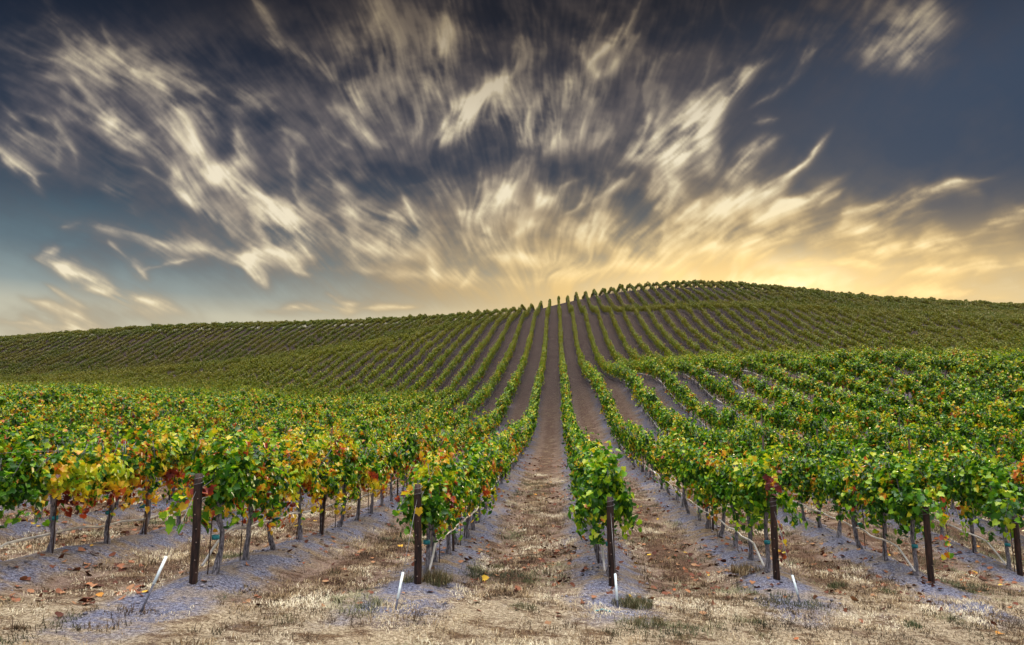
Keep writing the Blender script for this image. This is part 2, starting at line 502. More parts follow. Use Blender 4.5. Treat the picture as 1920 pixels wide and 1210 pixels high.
def ground_material():
    m, nt = material('vineyard_soil')
    pos = nt.n('ShaderNodeNewGeometry').outputs['Position']
    x, y, z = nt.xyz(pos)
    flat = nt.vec(x, y, 0.0)
    inrow = nt.attr('planted')
    strip = nt.attr('bare_strip')
    n_big = nt.noise(flat, 0.45, 3.0, 0.6)
    n_mid = nt.noise(flat, 1.9, 5.0, 0.68)
    n_fine = nt.noise(flat, 24.0, 7.0, 0.86)
    n_grit = nt.noise(flat, 55.0, 3.0, 0.7)
    n_long = nt.noise(nt.sc(flat, (1.0, 2.0, 1.0)), 2.2, 6.0, 0.74)
    ph = nt.m('SUBTRACT', nt.m('MODULO', nt.m('ADD', nt.m('SUBTRACT', x, U0 - ROW / 2), 1200.0 * ROW / 2.4 * 2.4), ROW), ROW / 2)
    d = nt.m('ABSOLUTE', ph)
    dw = nt.m('ADD', d, nt.m('MULTIPLY', nt.m('SUBTRACT', n_mid, 0.5), 1.0))
    # straw thatch
    straw = nt.ramp(n_fine, [(0.34, (0.070, 0.042, 0.022)), (0.45, (0.27, 0.195, 0.115)), (0.54, (0.62, 0.51, 0.35)), (0.68, (0.86, 0.78, 0.60))])
    dark = nt.ramp(n_fine, [(0.34, (0.035, 0.020, 0.012)), (0.50, (0.15, 0.085, 0.045)), (0.66, (0.42, 0.29, 0.16))])
    col = nt.mix(nt.rng(nt.m('ADD', nt.m('MULTIPLY', n_long, .6), nt.m('MULTIPLY', n_mid, .4)), 0.48, 0.58), straw, dark)
    # brown red leaf litter between the rows
    litter = nt.ramp(n_fine, [(0.35, (0.035, 0.018, 0.013)), (0.50, (0.155, 0.080, 0.052)), (0.66, (0.46, 0.31, 0.21))])
    lm = nt.m('MULTIPLY', nt.m('MULTIPLY', nt.rng(nt.m('ADD', n_mid, nt.m('MULTIPLY', n_big, 0.4)), 0.56, 0.72), inrow), nt.rng(dw, 0.45, 0.95))
    col = nt.mix(nt.m('MULTIPLY', lm, 0.90), col, litter)
    # pale worn wheel tracks
    tr = nt.m('MULTIPLY', nt.m('MULTIPLY', nt.rng(nt.m('ABSOLUTE', nt.m('SUBTRACT', dw, 0.74)), 0.26, 0.04), inrow), nt.rng(n_long, 0.60, 0.42))
    col = nt.mix(nt.m('MULTIPLY', tr, 0.75), col, nt.mix(nt.rng(n_fine, 0.35, 0.65), (0.36, 0.27, 0.25), (0.62, 0.50, 0.44)))
    # grey tilled soil under the vines, blue tint of skylit shadow put into it
    soil = nt.ramp(n_fine, [(0.34, (0.045, 0.046, 0.070)), (0.45, (0.090, 0.097, 0.160)), (0.54, (0.26, 0.275, 0.395)), (0.68, (0.62, 0.65, 0.80))])
    soil = nt.mix(nt.rng(n_mid, 0.46, 0.60), soil, nt.ramp(n_fine, [(0.36, (0.10, 0.080, 0.075)), (0.54, (0.36, 0.31, 0.29)), (0.68, (0.66, 0.58, 0.52))]))
    # bare grey patches on the turning strip
    hp = nt.m('MULTIPLY', nt.m('SUBTRACT', 1.0, inrow), nt.rng(nt.m('ADD', nt.m('MULTIPLY', n_big, 0.6), nt.m('MULTIPLY', n_mid, 0.4)), 0.56, 0.66))
    col = nt.mix(nt.m('MULTIPLY', hp, 0.7), col, nt.mix(0.45, soil, (0.55, 0.47, 0.42)))
    # the hillside: cultivated purple brown earth, the slope's shade darkened into its colour
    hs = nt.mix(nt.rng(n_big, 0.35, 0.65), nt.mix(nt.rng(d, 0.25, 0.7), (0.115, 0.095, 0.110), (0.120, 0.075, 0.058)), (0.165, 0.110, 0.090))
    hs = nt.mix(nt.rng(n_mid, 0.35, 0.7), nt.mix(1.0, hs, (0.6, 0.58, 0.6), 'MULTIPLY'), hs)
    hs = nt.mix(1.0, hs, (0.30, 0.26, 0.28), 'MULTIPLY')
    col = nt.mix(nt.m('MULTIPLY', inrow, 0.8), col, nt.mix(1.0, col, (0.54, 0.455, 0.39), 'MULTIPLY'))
    sm_ = nt.m('MULTIPLY', strip, nt.m('MULTIPLY', nt.rng(dw, 0.68, 0.24), nt.rng(nt.m('ADD', nt.m('MULTIPLY', n_big, .5), nt.m('MULTIPLY', n_long, .5)), 0.38, 0.50)))
    col = nt.mix(sm_, col, soil)
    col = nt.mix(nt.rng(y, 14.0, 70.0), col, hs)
    speck = nt.noise(flat, 70.0, 2.0, 0.8)
    col = nt.mix(nt.m('MULTIPLY', nt.rng(speck, 0.50, 0.36), 0.65), col, nt.mix(1.0, col, (0.28, 0.25, 0.24), 'MULTIPLY'))
    col = nt.mix(nt.m('MULTIPLY', nt.rng(speck, 0.58, 0.68), 0.5), col, (0.80, 0.72, 0.60))
    bump = nt.m('ADD', nt.m('MULTIPLY', n_fine, 0.7), nt.m('ADD', nt.m('MULTIPLY', n_grit, 0.3), nt.m('MULTIPLY', n_long, 0.25)))
    finish(nt, col, 0.95, 0.15, bump, 1.0, 0.05)
    return m

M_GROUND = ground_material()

# ------------------------------------------------------------------ ground
def build_ground():
    v = list(np.linspace(-25, 4.6, 40)) + list(np.arange(4.7, 13, 0.04))
    while v[-1] < 235:
        v.append(v[-1] * 1.0115)
    v += list(np.linspace(240, 600, 30)) + [900, 1500, 3000, 6000, 12000]
    v = np.array(v)
    t = np.linspace(-1.25, 1.15, 720)
    S = np.where(v > 8, v, 8 + (8 - v) * 1.2)
    U = S[:, None] * t[None]
    V = np.repeat(v[:, None], len(t), 1)
    Z = land(U.ravel(), V.ravel()).reshape(U.shape)
    far = sstep(V, 45, 90)
    d = np.abs((U - U0 + 1.2) % ROW - 1.2)
    Z = Z - far * (0.15 * np.exp(-(d / 0.42) ** 2) - 0.025 * np.exp(-((d - 0.78) / 0.16) ** 2))
    Z = np.where(V > 600, EYE.z - (V - 600) * 0.02, Z)
    e = row_end(U.ravel()).reshape(U.shape)
    wob = 0.8 * (fbm(U * 1.1, V * 1.1, 21, 3) - 0.5)
    planted = sstep(V - e + wob, -1.0, 0.6)
    strip = sstep(V - e + 1.6 * wob, -2.0, -0.9)
    nv, nt_ = U.shape
    i = np.arange(nv - 1)[:, None] * nt_; j = np.arange(nt_ - 1)[None]
    Q = np.stack([i + j, i + j + 1, i + nt_ + j + 1, i + nt_ + j], -1).reshape(-1, 4)
    me = new_mesh('ground', np.stack([U, V, Z], -1).reshape(-1, 3), Q, M_GROUND,
                  {'planted': planted.ravel(), 'bare_strip': strip.ravel()}, smooth=True)
    o = obj('ground', me)
    o['kind'] = 'structure'
    o['label'] = 'dry straw covered ground with bare grey soil under the vine rows'
build_ground()

# ------------------------------------------------------------------ cirrus clouds: a high shell of thin cloud over the hill
# wisps: x1, y1, x2, y2 (chart units), half width, strength, sideways bend
WISPS = [
    (88,-10,122,80,9,.30,4), (-20,70,200,150,40,.30,0), (120,60,430,190,42,.34,8), (200,120,520,210,30,.22,0), (460,-10,535,95,11,.45,-8), (515,80,650,170,17,.52,-6),
    (312,185,390,305,12,.62,-8), (385,300,520,430,22,.62,-6), (505,385,572,462,32,.95,0), (545,400,560,475,22,.55,0),
    (188,225,325,312,22,.42,-6), (332,318,360,378,20,.55,0), (345,365,460,445,14,.42,-8), (250,310,420,425,8,.32,-10),
    (440,235,470,312,17,.55,4), (418,335,447,300,16,.5,0), (556,285,558,368,10,.45,3), (-20,258,68,348,13,.80,-5), (0,225,115,302,13,.32,0),
    (378,205,412,252,6,.32,0), (70,478,130,522,15,.60,-4), (100,490,225,560,15,.80,-6), (165,540,335,592,16,.85,-4), (75,478,112,464,10,.6,0),
    (-10,598,170,612,14,.75,0), (55,560,160,598,8,.62,0), (92,538,160,578,8,.55,0), (215,458,236,492,6,.42,0), (238,488,277,524,11,.75,0), (272,507,348,487,5,.62,-3),
    (446,482,522,476,10,.72,-3), (462,484,505,535,13,.85,-3), (118,425,152,418,8,.3,0), (140,418,560,480,18,.34,10), (250,440,700,512,11,.34,12), (562,508,625,545,6,.5,-4),
    (520,582,665,574,11,.95,0), (600,572,668,590,12,.7,0), (612,552,640,560,6,.4,0), (690,584,780,574,8,.65,0),
    (655,140,705,218,20,.46,8), (640,205,725,272,10,.36,6), (600,225,665,275,7,.3,6), (705,-20,690,160,42,.42,-10), (862,-20,815,135,30,.45,8), (745,60,760,250,40,.30,10),
    (822,272,838,222,9,.75,0), (828,258,905,186,21,1.05,4), (850,215,890,195,18,.5,0), (895,195,965,128,11,.72,4), (955,140,990,55,24,.36,4), (930,150,1040,262,46,.36,0), (915,215,935,265,7,.35,0),
    (1070,205,1074,130,20,.48,0), (1078,196,1125,125,24,.46,6), (1115,128,1200,5,9,.60,8), (1090,115,1140,0,34,.30,0),
    (952,345,972,296,9,.5,0), (872,405,975,338,20,.62,6), (868,425,955,368,16,.5,0), (1015,395,1052,335,12,.62,4), (1048,350,1092,328,7,.42,0), (1075,394,1180,332,8,.55,4),
    (889,365,899,318,6,.42,0), (758,362,782,440,8,.58,-4), (715,425,800,455,28,.6,0), (640,385,700,405,18,.5,0), (630,430,770,485,22,.5,8), (808,488,818,525,10,.5,0), (868,535,888,500,9,.5,0), (690,420,740,400,12,.4,0),
    (1188,305,1245,245,22,.62,0), (1235,295,1355,205,34,1.05,6), (1255,305,1335,268,18,.85,0), (1335,220,1438,112,13,.95,-6), (1268,225,1350,155,9,.52,4), (1198,268,1228,212,7,.6,0),
    (1436,188,1545,80,7,.52,4), (1425,195,1495,115,9,.32,4), (1398,304,1460,260,12,.66,0), (1368,355,1424,298,12,.55,0), (1470,335,1548,256,9,.9,3), (1440,370,1485,325,9,.5,0),
    (1395,388,1475,338,16,.72,4), (1395,425,1562,348,13,.85,6), (1535,386,1580,356,7,.55,0), (1220,395,1285,345,22,.66,0), (1310,440,1370,385,14,.5,0), (1265,420,1320,380,10,.5,0),
    (1632,396,1828,340,9,.85,-4), (1636,410,1745,360,13,.62,-4), (1672,405,1745,394,7,.55,0), (1575,402,1630,394,9,.55,0), (1830,422,1960,378,9,.75,0), (1760,450,1940,405,12,.5,0),
    (1620,100,1760,15,46,.62,0), (1690,130,1735,100,20,.35,0), (1425,235,1460,225,7,.4,0), (1640,130,1790,40,30,.35,0),
    (1060,430,1230,420,26,.5,6), (1180,470,1330,430,22,.6,6), (1330,470,1520,420,18,.6,4), (1500,450,1680,420,18,.6,0), (1620,470,1860,455,16,.62,0), (1240,500,1420,450,14,.5,0),
    (900,480,1100,500,18,.5,-8), (760,520,960,530,14,.42,-6), (1000,520,1250,500,16,.6,-6), (1700,520,1940,490,12,.6,0), (1560,550,1940,560,14,.6,0), (1480,500,1700,500,12,.55,0),
    (960,450,1020,415,10,.45,0), (1130,455,1175,415,8,.4,0), (1420,470,1490,440,8,.5,0), (1050,270,1150,240,26,.22,0), (1440,330,1300,420,16,.35,0),
]

def more_wisps():
    """smaller wisps and hooks strewn through the cloud banks"""
    Rr = np.random.default_rng(23)
    out = []
    zones = [(1050, 420, 330, 60, 34, 46), (1450, 430, 260, 70, 34, 46), (760, 430, 170, 60, 18, 46), (1800, 470, 150, 50, 12, 60), (840, 150, 190, 110, 22, 80),
             (1120, 120, 120, 90, 12, 80), (420, 300, 230, 110, 30, 80), (180, 150, 200, 70, 14, 100), (1330, 280, 160, 70, 12, 60), (1400, 60, 200, 60, 10, 90), (130, 590, 200, 22, 10, 70), (1010, 260, 120, 70, 14, 50)]
    for cx, cy, sx, sy, n, ln in zones:
        for _ in range(n):
            x, y = cx + sx * Rr.normal() * .8, cy + sy * Rr.normal() * .8
            a = math.atan2(y - 830, x - 1000) + Rr.normal(0, .30)
            if cx < 500:
                a = math.radians(Rr.normal(215, 14))
            L = ln * Rr.uniform(.6, 1.6)
            out.append((x, y, x - L * math.cos(a), y - L * math.sin(a), Rr.uniform(7, 18), Rr.uniform(.14, .40), Rr.normal(0, .10) * L))
    return out
WISPS = WISPS + more_wisps()

def smear(n, ax, ay, steps, stride):
    """streak a noise field along a direction field (line integral convolution)"""
    ny, nx = n.shape
    acc = n.copy(); wsum = 1.0
    J, I = np.meshgrid(np.arange(nx, dtype=np.float32), np.arange(ny, dtype=np.float32))
    for sg in (1.0, -1.0):
        x = J.copy(); y = I.copy()
        px_, py_ = ax * sg, ay * sg
        dxs, dys = px_.copy(), py_.copy()
        for k in range(steps):
            x += dxs * stride; y += dys * stride
            ix = np.clip(x, 0, nx - 1).astype(np.int32); iy = np.clip(y, 0, ny - 1).astype(np.int32)
            vx, vy = ax[iy, ix], ay[iy, ix]
            f = np.where(vx * dxs + vy * dys < 0, -1.0, 1.0).astype(np.float32)
            dxs, dys = vx * f, vy * f
            wk = math.cos(0.5 * math.pi * (k + 1) / (steps + 1)) ** 2
            acc += wk * n[iy, ix]; wsum += wk
    acc /= wsum
    acc -= acc.mean(); acc /= acc.std()
    return acc

def cloud_fields(X, Y):
    """share of the sky hidden by cloud, over the chart grid"""
    f32 = np.float32
    wx = fbm(X / 170, Y / 140, 41, 3) - 0.5; wy = fbm(X / 170, Y / 140, 57, 3) - 0.5
    # direction the ice streaks run: fanning from beyond the hill, bent along each wisp
    th = np.arctan2(Y - 800.0, X - 1010.0)
    cx2, sx2 = 1.6 * np.cos(2 * th), 1.6 * np.sin(2 * th)
    for (x1, y1, x2, y2, wd, st, bd) in WISPS:
        L = math.hypot(x2 - x1, y2 - y1); a = math.atan2(y2 - y1, x2 - x1)
        ux, uy = (x2 - x1) / L, (y2 - y1) / L
        sc = np.clip(((X - x1) * ux + (Y - y1) * uy) / L, 0, 1)
        dist = np.hypot(X - x1 - sc * L * ux, Y - y1 - sc * L * uy)
        g = 2.2 * st * np.exp(-(dist / (wd * 1.2 + 6)) ** 2)
        aa = a + math.atan(4 * bd / L) * (1 - 2 * sc) * -1 * -1
        cx2 += g * np.cos(2 * aa); sx2 += g * np.sin(2 * aa)
    ang = 0.5 * np.arctan2(sx2, cx2) + 0.8 * (fbm(X / 190, Y / 130, 63, 3) - 0.5)
    ax, ay = np.cos(ang).astype(f32), np.sin(ang).astype(f32)
    n1 = fbm(X / 5.0, Y / 5.0, 201, 2).astype(f32)
    n2 = fbm(X / 16.0, Y / 16.0, 203, 3).astype(f32)
    n3 = fbm(X / 48.0, Y / 48.0, 207, 3).astype(f32)
    l1 = smear(n1, ax, ay, 12, 1.0); l2 = smear(n2, ax, ay, 10, 1.5); l3 = smear(n3, ax, ay, 10, 2.2)
    q = fbm(X / 70, Y / 55, 211, 4, 0.55) - 0.5
    q2 = fbm(X / 190, Y / 130, 221, 3) - 0.5
    tex = 0.07 * l1 + 0.14 * l2 + 0.17 * l3 + 3.6 * q + 3.0 * q2
    x = X + 20 * wx + 2.2 * l2 + 16 * q; y = Y + 20 * wy + 2.2 * l3 + 12 * q
    M = np.zeros_like(X)
    for (x1, y1, x2, y2, wd, st, bd) in WISPS:
        L = math.hypot(x2 - x1, y2 - y1); ux, uy = (x2 - x1) / L, (y2 - y1) / L
        px_, py_ = x - x1, y - y1
        s = (px_ * ux + py_ * uy) / L
        dd = -px_ * uy + py_ * ux - bd * 4 * s * (1 - s)
        sc = np.clip(s, 0, 1)
        wdt = wd * (0.50 + 0.70 * np.sin(math.pi * np.clip(0.08 + 0.84 * sc, 0, 1)))
        g = st * np.exp(-np.abs(dd / wdt) ** 1.45) * sstep(s, -0.35, 0.25) * sstep(1 - s, -0.35, 0.25)
        M = 1 - (1 - M) * (1 - np.clip(g, 0, 0.97))
    def bank(cx, cy, sx, sy, a):
        return a * np.exp(-((x - cx) / sx) ** 2 - ((y - cy) / sy) ** 2)
    B = (bank(1000, 440, 420, 85, .76) + bank(1480, 460, 420, 85, .80) + bank(1850, 490, 260, 60, .50) + bank(720, 470, 200, 75, .50)
         + bank(830, 110, 250, 200, .92) + bank(1130, 90, 180, 160, .80) + bank(420, 260, 330, 150, .58) + bank(180, 140, 330, 100, .66) + bank(330, 200, 200, 70, .30)
         + bank(1660, 60, 190, 100, .70) + bank(120, 590, 220, 28, .5) + bank(500, 400, 190, 110, .44) + bank(620, 580, 120, 16, .35)
         + bank(1010, 230, 220, 120, .62) + bank(1420, 40, 280, 130, .60) + bank(560, 130, 120, 110, .40) + bank(40, 290, 150, 90, .36) + bank(1060, 545, 420, 34, .60) + bank(1700, 550, 340, 40, .62)
         + bank(330, 470, 330, 45, .36) + bank(1300, 330, 200, 110, .34))
    t01 = np.clip(0.5 + 0.36 * tex, 0, 1.3)
    wis = np.clip(M * (0.55 + 0.55 * t01) + 0.07 * M * l1 + 0.09 * M * l2, 0, 1)
    veil = np.clip(np.clip(B, 0, 0.85) * (0.28 + 0.80 * t01 + 0.02 * l1 + 0.03 * l2), 0, 0.90)
    thin = 0.15 * np.clip(t01 - 0.3, 0, 1) * sstep(Y, 640, 380)
    cover = np.clip(1 - (1 - wis) * (1 - veil) * (1 - thin), 0, 1)
    bright = np.clip(wis * (0.56 + 0.52 * wis) + 0.36 * np.clip(veil - 0.25, 0, 1), 0, 1)
    return cover, bright

def build_clouds():
    X, Y = np.meshgrid(np.arange(-300, 2222, 2.2), np.arange(-420, 692, 2.2))
    d = cF[None, None] * F + cR[None, None] * (X - CX)[..., None] + cU[None, None] * (CY - Y)[..., None]
    d /= np.linalg.norm(d, axis=-1)[..., None]
    dens, lum = cloud_fields(X, Y)
    dens = dens * sstep(X, -300, -120) * sstep(-X, -2220, -2040) * sstep(Y, -420, -180)
    P = np.array(EYE)[None, None] + d * 9000.0
    ny, nx = X.shape
    i = np.arange(ny - 1)[:, None] * nx; j = np.arange(nx - 1)[None]
    Q = np.stack([i + j, i + nx + j, i + nx + j + 1, i + j + 1], -1).reshape(-1, 4)
    m, nt = material('cirrus')
    pos = nt.v('NORMALIZE', nt.n('ShaderNodeNewGeometry').outputs['Position'])
    x, y, z = nt.xyz(pos)
    el_ = nt.m('ARCSINE', z); az_ = nt.m('ARCTAN2', x, y)
    de = nt.attr('cloud_cover')
    bd = nt.attr('cloud_body')
    cold = nt.ramp(bd, [(0.0, srgb(80, 80, 92)), (0.22, srgb(112, 107, 110)), (0.50, srgb(172, 161, 148)), (0.78, srgb(218, 205, 178)), (1.0, srgb(240, 228, 202))])
    dim = nt.mix(1.0, cold, nt.mix(nt.rng(el_, 0.36, 0.58), (1, 1, 1), (0.46, 0.42, 0.38)), 'MULTIPLY')
    warm = nt.ramp(bd, [(0.0, srgb(182, 158, 114)), (0.25, srgb(218, 186, 126)), (0.5, srgb(246, 214, 148)), (1.0, srgb(255, 238, 190))])
    da = nt.m('MULTIPLY', nt.m('SUBTRACT', az_, SUN_AZ - 0.06), 2.0)
    dl = nt.m('MULTIPLY', nt.m('SUBTRACT', el_, 0.17), 6.6)
    near = nt.m('EXPONENT', nt.m('MULTIPLY', nt.m('ADD', nt.m('MULTIPLY', da, da), nt.m('MULTIPLY', dl, dl)), -1.0))
    horizon = nt.m('MULTIPLY', nt.rng(el_, 0.225, 0.155), nt.rng(az_, -0.45, 0.05, 0.35, 0.75))
    f = nt.m('MAXIMUM', nt.m('MULTIPLY', near, 1.0), horizon)
    colr = nt.mix(f, dim, warm)
    dh = nt.m('MULTIPLY', nt.m('SUBTRACT', el_, 0.16), 11.5)
    dg = nt.m('MULTIPLY', nt.m('SUBTRACT', az_, SUN_AZ - 0.05), 2.7)
    hot = nt.m('EXPONENT', nt.m('MULTIPLY', nt.m('ADD', nt.m('MULTIPLY', dg, dg), nt.m('MULTIPLY', dh, dh)), -1.0))
    colr = nt.mix(nt.m('MULTIPLY', hot, nt.m('ADD', 0.45, nt.m('MULTIPLY', bd, 0.55))), colr, (1.45, 0.98, 0.36))
    em = nt.n('ShaderNodeEmission'); nt.put(em.inputs[0], colr); em.inputs[1].default_value = 0.73
    tr = nt.n('ShaderNodeBsdfTransparent')
    mx_ = nt.n('ShaderNodeMixShader')
    nt.put(mx_.inputs[0], de)
    nt.t.links.new(tr.outputs[0], mx_.inputs[1]); nt.t.links.new(em.outputs[0], mx_.inputs[2])
    o_ = nt.n('ShaderNodeOutputMaterial'); nt.t.links.new(mx_.outputs[0], o_.inputs[0])
    m.cycles.emission_sampling = 'NONE'
    me = new_mesh('clouds', P.reshape(-1, 3), Q, m, {'cloud_cover': dens.ravel(), 'cloud_body': lum.ravel()}, smooth=True)
    o = obj('clouds', me)
    o['kind'] = 'stuff'
    o['label'] = 'wispy cream cirrus clouds fanning out over the hill, golden near the sun'
build_clouds()

# ------------------------------------------------------------------ grapevines
def leaf_outline(detail):
    if detail == 2:
        half = [(0.20, -0.17), (0.44, -0.10), (0.55, 0.16), (0.40, 0.30), (0.50, 0.55), (0.27, 0.66)]
    elif detail == 1:
        half = [(0.42, -0.10), (0.52, 0.32), (0.34, 0.66)]
    else:
        half = [(0.50, 0.22)]
    pts = [(0, 0)] + half + [(0, 1.0)] + [(-x, y) for x, y in half[::-1]]
    P = np.array([(x, y, 0.22 * abs(x) - 0.16 * y * y) for x, y in pts])
    n = len(half)
    right = list(range(0, n + 2))
    left = [0] + list(range(n + 1, 2 * n + 2))
    return P, np.array([right]), np.array([left])

def build_leaves(base, normal, tip, size, detail, r, h):
    """many leaves at once; returns verts, [faces], attrs"""
    P, fr, fl = leaf_outline(detail)
    nrm = normal / (np.linalg.norm(normal, axis=1)[:, None] + 1e-9)
    tp = tip - (tip * nrm).sum(1)[:, None] * nrm
    tp /= np.linalg.norm(tp, axis=1)[:, None] + 1e-9
    sd = np.cross(tp, nrm)
    k = len(P)
    V = (base[:, None] + size[:, None, None] * (P[None, :, 0:1] * sd[:, None] + (P[None, :, 1:2] - 0.0) * tp[:, None] + P[None, :, 2:3] * nrm[:, None]))
    off = np.arange(len(base))[:, None] * k
    Fc = np.concatenate([fr + off, fl + off])
    return V.reshape(-1, 3), Fc, np.repeat(r, k), np.repeat(h, k)

def foliage_mesh(name, seed, shoots, per, size, detail, fill, h0=-0.54, hl=0.54, zmin=0.34):
    """crown of one vine: shoots springing from the cordon, arching out and hanging"""
    R = np.random.default_rng(seed)
    B = [np.zeros((0, 3))]; N = []
    for s in range(shoots + 4):
        y0 = R.uniform(h0, hl)
        kind = R.random() if s < shoots else 2.0
        side = R.choice([-1.0, 1.0])
        tau = np.linspace(0.10, 1, per)
        if kind < 0.40:
            dx_, dy_, L, dr = side * R.uniform(0.02, 0.30), R.normal(0, 0.22), R.uniform(0.42, 0.74), R.uniform(0.0, 0.14)
            x = dx_ * tau * L; z = 0.84 + L * tau - dr * tau ** 2
        else:
            dx_, dy_, L = side * R.uniform(0.15, 0.40), R.normal(0, 0.25), R.uniform(0.45, 0.80)
            dr = R.uniform(0.45, 1.02)
            x = dx_ * np.sin(tau * 1.7) * 0.98 * L / 0.8; z = 0.84 + L * tau * 1.05 - dr * tau ** 2
        if kind == 2.0:                                   # a stray: hanging rope or a cane standing above the rest
            if R.random() < 0.6:
                x = side * (0.10 + 0.26 * np.sin(tau * 1.5)); z = 1.05 - R.uniform(0.35, 0.70) * tau ** 1.3
            else:
                x = side * 0.12 * tau; z = 1.10 + R.uniform(0.35, 0.62) * tau
        y = y0 + dy_ * tau * L
        p = np.stack([x, y, z], 1)
        p[:, 0] += R.normal(0, 0.055, per); p[:, 1] += R.normal(0, 0.055, per); p[:, 2] += R.normal(0, 0.045, per)
        B.append(p)
    if fill:
        a = R.uniform(0, 2 * math.pi, fill); rr = np.sqrt(R.uniform(0.25, 1, fill))
        B.append(np.stack([0.20 * rr * np.cos(a), R.uniform(h0, hl, fill), 1.08 + 0.32 * rr * np.sin(a)], 1))
    B = np.concatenate(B)
    B[:, 2] = np.maximum(B[:, 2], zmin + 0.1 * R.random(len(B)))
    out = np.stack([B[:, 0] * 1.6, R.normal(0, 0.15, len(B)), (B[:, 2] - 1.05)], 1)
    out /= np.linalg.norm(out, axis=1)[:, None] + 0.15
    N = out + np.array([0, 0, 0.40]) + R.normal(0, 0.55, B.shape)
    T = out * 0.5 + np.array([0, 0, -0.75]) + R.normal(0, 0.38, B.shape)
    sz = size * R.uniform(0.62, 1.18, len(B))
    rnd = R.random(len(B)); h = np.clip((B[:, 2] - 0.62) / 1.0, 0, 1)
    V, Fc, r, hh = build_leaves(B, N, T, sz, detail, rnd, h)
    return new_mesh(name, V, Fc, M_LEAF, {'leaf_rand': r, 'leaf_h': hh}, smooth=True)

def wood_soup(seed, seg=7, arms=True, thick=1.0, soup=None, mi=0):
    R = np.random.default_rng(seed)
    s = soup or Soup()
    lean = R.normal(0, 0.05, 2); bow = R.normal(0, 0.05, 2)
    n = 9
    t = np.linspace(0, 1, n)
    P = np.stack([lean[0] * t + bow[0] * np.sin(math.pi * t), lean[1] * t + bow[1] * np.sin(math.pi * t * 1.3), -0.10 + 0.96 * t], 1)
    P[:, :2] += R.normal(0, 0.008, (n, 2))
    rad = thick * (0.030 + 0.026 * np.exp(-t * 6) + 0.012 * np.exp(-((t - 1) * 6) ** 2)) * R.uniform(0.85, 1.2, n)
    s.tube(P, rad, seg, mi)
    if arms:
        for sg in ((-1, 1) if arms is True else (1,)):
            q = np.linspace(0, 1, 6)
            A = np.stack([P[-1, 0] * (1 - q) + R.normal(0, .012, 6), P[-1, 1] + sg * 0.52 * q, P[-1, 2] - 0.06 + 0.05 * np.sqrt(q) + R.normal(0, .01, 6)], 1)
            s.tube(A, thick * np.linspace(0.026, 0.013, 6), seg - 1, mi)
            for c in range(4):                      # canes that carry the leaves
                yb = P[-1, 1] + sg * (0.08 + 0.13 * c)
                b0 = np.array([0, yb, 0.86]); d_ = np.array([R.normal(0, .12), R.normal(0, .08), 0.5])
                s.tube(np.stack([b0, b0 + d_ * 0.55 + R.normal(0, .02, 3), b0 + d_]), thick * np.array([.008, .006, .004]), 4, mi)
    return s

CROWNS = [foliage_mesh('foliage', 100 + i, 38, 28, 0.080, 2, 60) for i in range(9)]
CROWNS_MID = [foliage_mesh('foliage', 200 + i, 32, 22, 0.092, 1, 60) for i in range(7)]
END_CROWNS = [foliage_mesh('foliage', 170 + i, 30, 28, 0.082, 2, 50, -0.12, 0.62) for i in range(4)]
for c_ in END_CROWNS:                        # vigorous young leaves at the row ends
    at = c_.attributes.new('leaf_shift', 'FLOAT', 'POINT')
    at.data.foreach_set('value', np.full(len(c_.vertices), -0.16, np.float32))
THIN_CROWNS = [foliage_mesh('foliage', 150 + i, 16, 18, 0.105, 2, 40) for i in range(2)]
TRUNKS = [wood_soup(300 + i, 9).mesh('trunk', M_BARK, True) for i in range(9)]
END_TRUNKS = [wood_soup(340 + i, 9, 'back').mesh('trunk', M_BARK, True) for i in range(3)]
TIE = Soup().tube([(0, 0, 0.40), (0, 0, 0.425), (0, 0, 0.45)], 0.045, 10).mesh('tie', M_TIE, True)

ORD = {1: 'first', 2: 'second', 3: 'third', 4: 'fourth', 5: 'fifth', 6: 'sixth', 7: 'seventh', 8: 'eighth', 9: 'ninth', 10: 'tenth',
       11: 'eleventh', 12: 'twelfth'}
def ordinal(n):
    if n in ORD:
        return ORD[n]
    suf = 'th' if 10 <= n % 100 <= 20 else {1: 'st', 2: 'nd', 3: 'rd'}.get(n % 10, 'th')
    return f'{n}{suf}'
def row_name(k):
    return f'{ordinal(1 - k)} row left of the middle alley' if k <= 0 else f'{ordinal(k)} row right of the middle alley'

SPACING = 1.0
def in_view(u, v, z, mx_=40):
    X, Y = chart(np.array([u, v, z]) - np.array(EYE))
    return -mx_ < X < 1920 + mx_ and Y < 1260

vines = []; far = []
R = np.random.default_rng(11)
for k in range(-75, 72):
    u = row_u(k)
    e = float(row_end(u))
    v = e + 0.38
    i = 0
    while v < 198:
        i += 1
        vv = v + R.normal(0, 0.05); uu = u + R.normal(0, 0.025)
        v += SPACING
        zz = gz(uu, vv) if vv < 45 else 0.0
        t = abs(uu / max(vv, 8))
        if t > 1.0 or (vv < 60 and not (-0.90 < uu / max(vv, 8) < 0.78)) or R.random() < 0.03:
            continue
        if vv < 45 and in_view(uu, vv, zz + 1.0):
            vines.append((math.hypot(uu, vv), k, i, uu, vv, zz, R.random(), R.random(), R.random()))
        else:
            far.append((uu, vv))
vines.sort()
for q in vines[300:]:
    far.append((q[3], q[4]))
vines = vines[:300]

first_in_row = {}
for q in vines:
    first_in_row[q[1]] = min(first_in_row.get(q[1], 999), q[2])

def plain_label(k, n):
    return f'grapevine {ordinal(n)} from the near end of the {row_name(k)}'

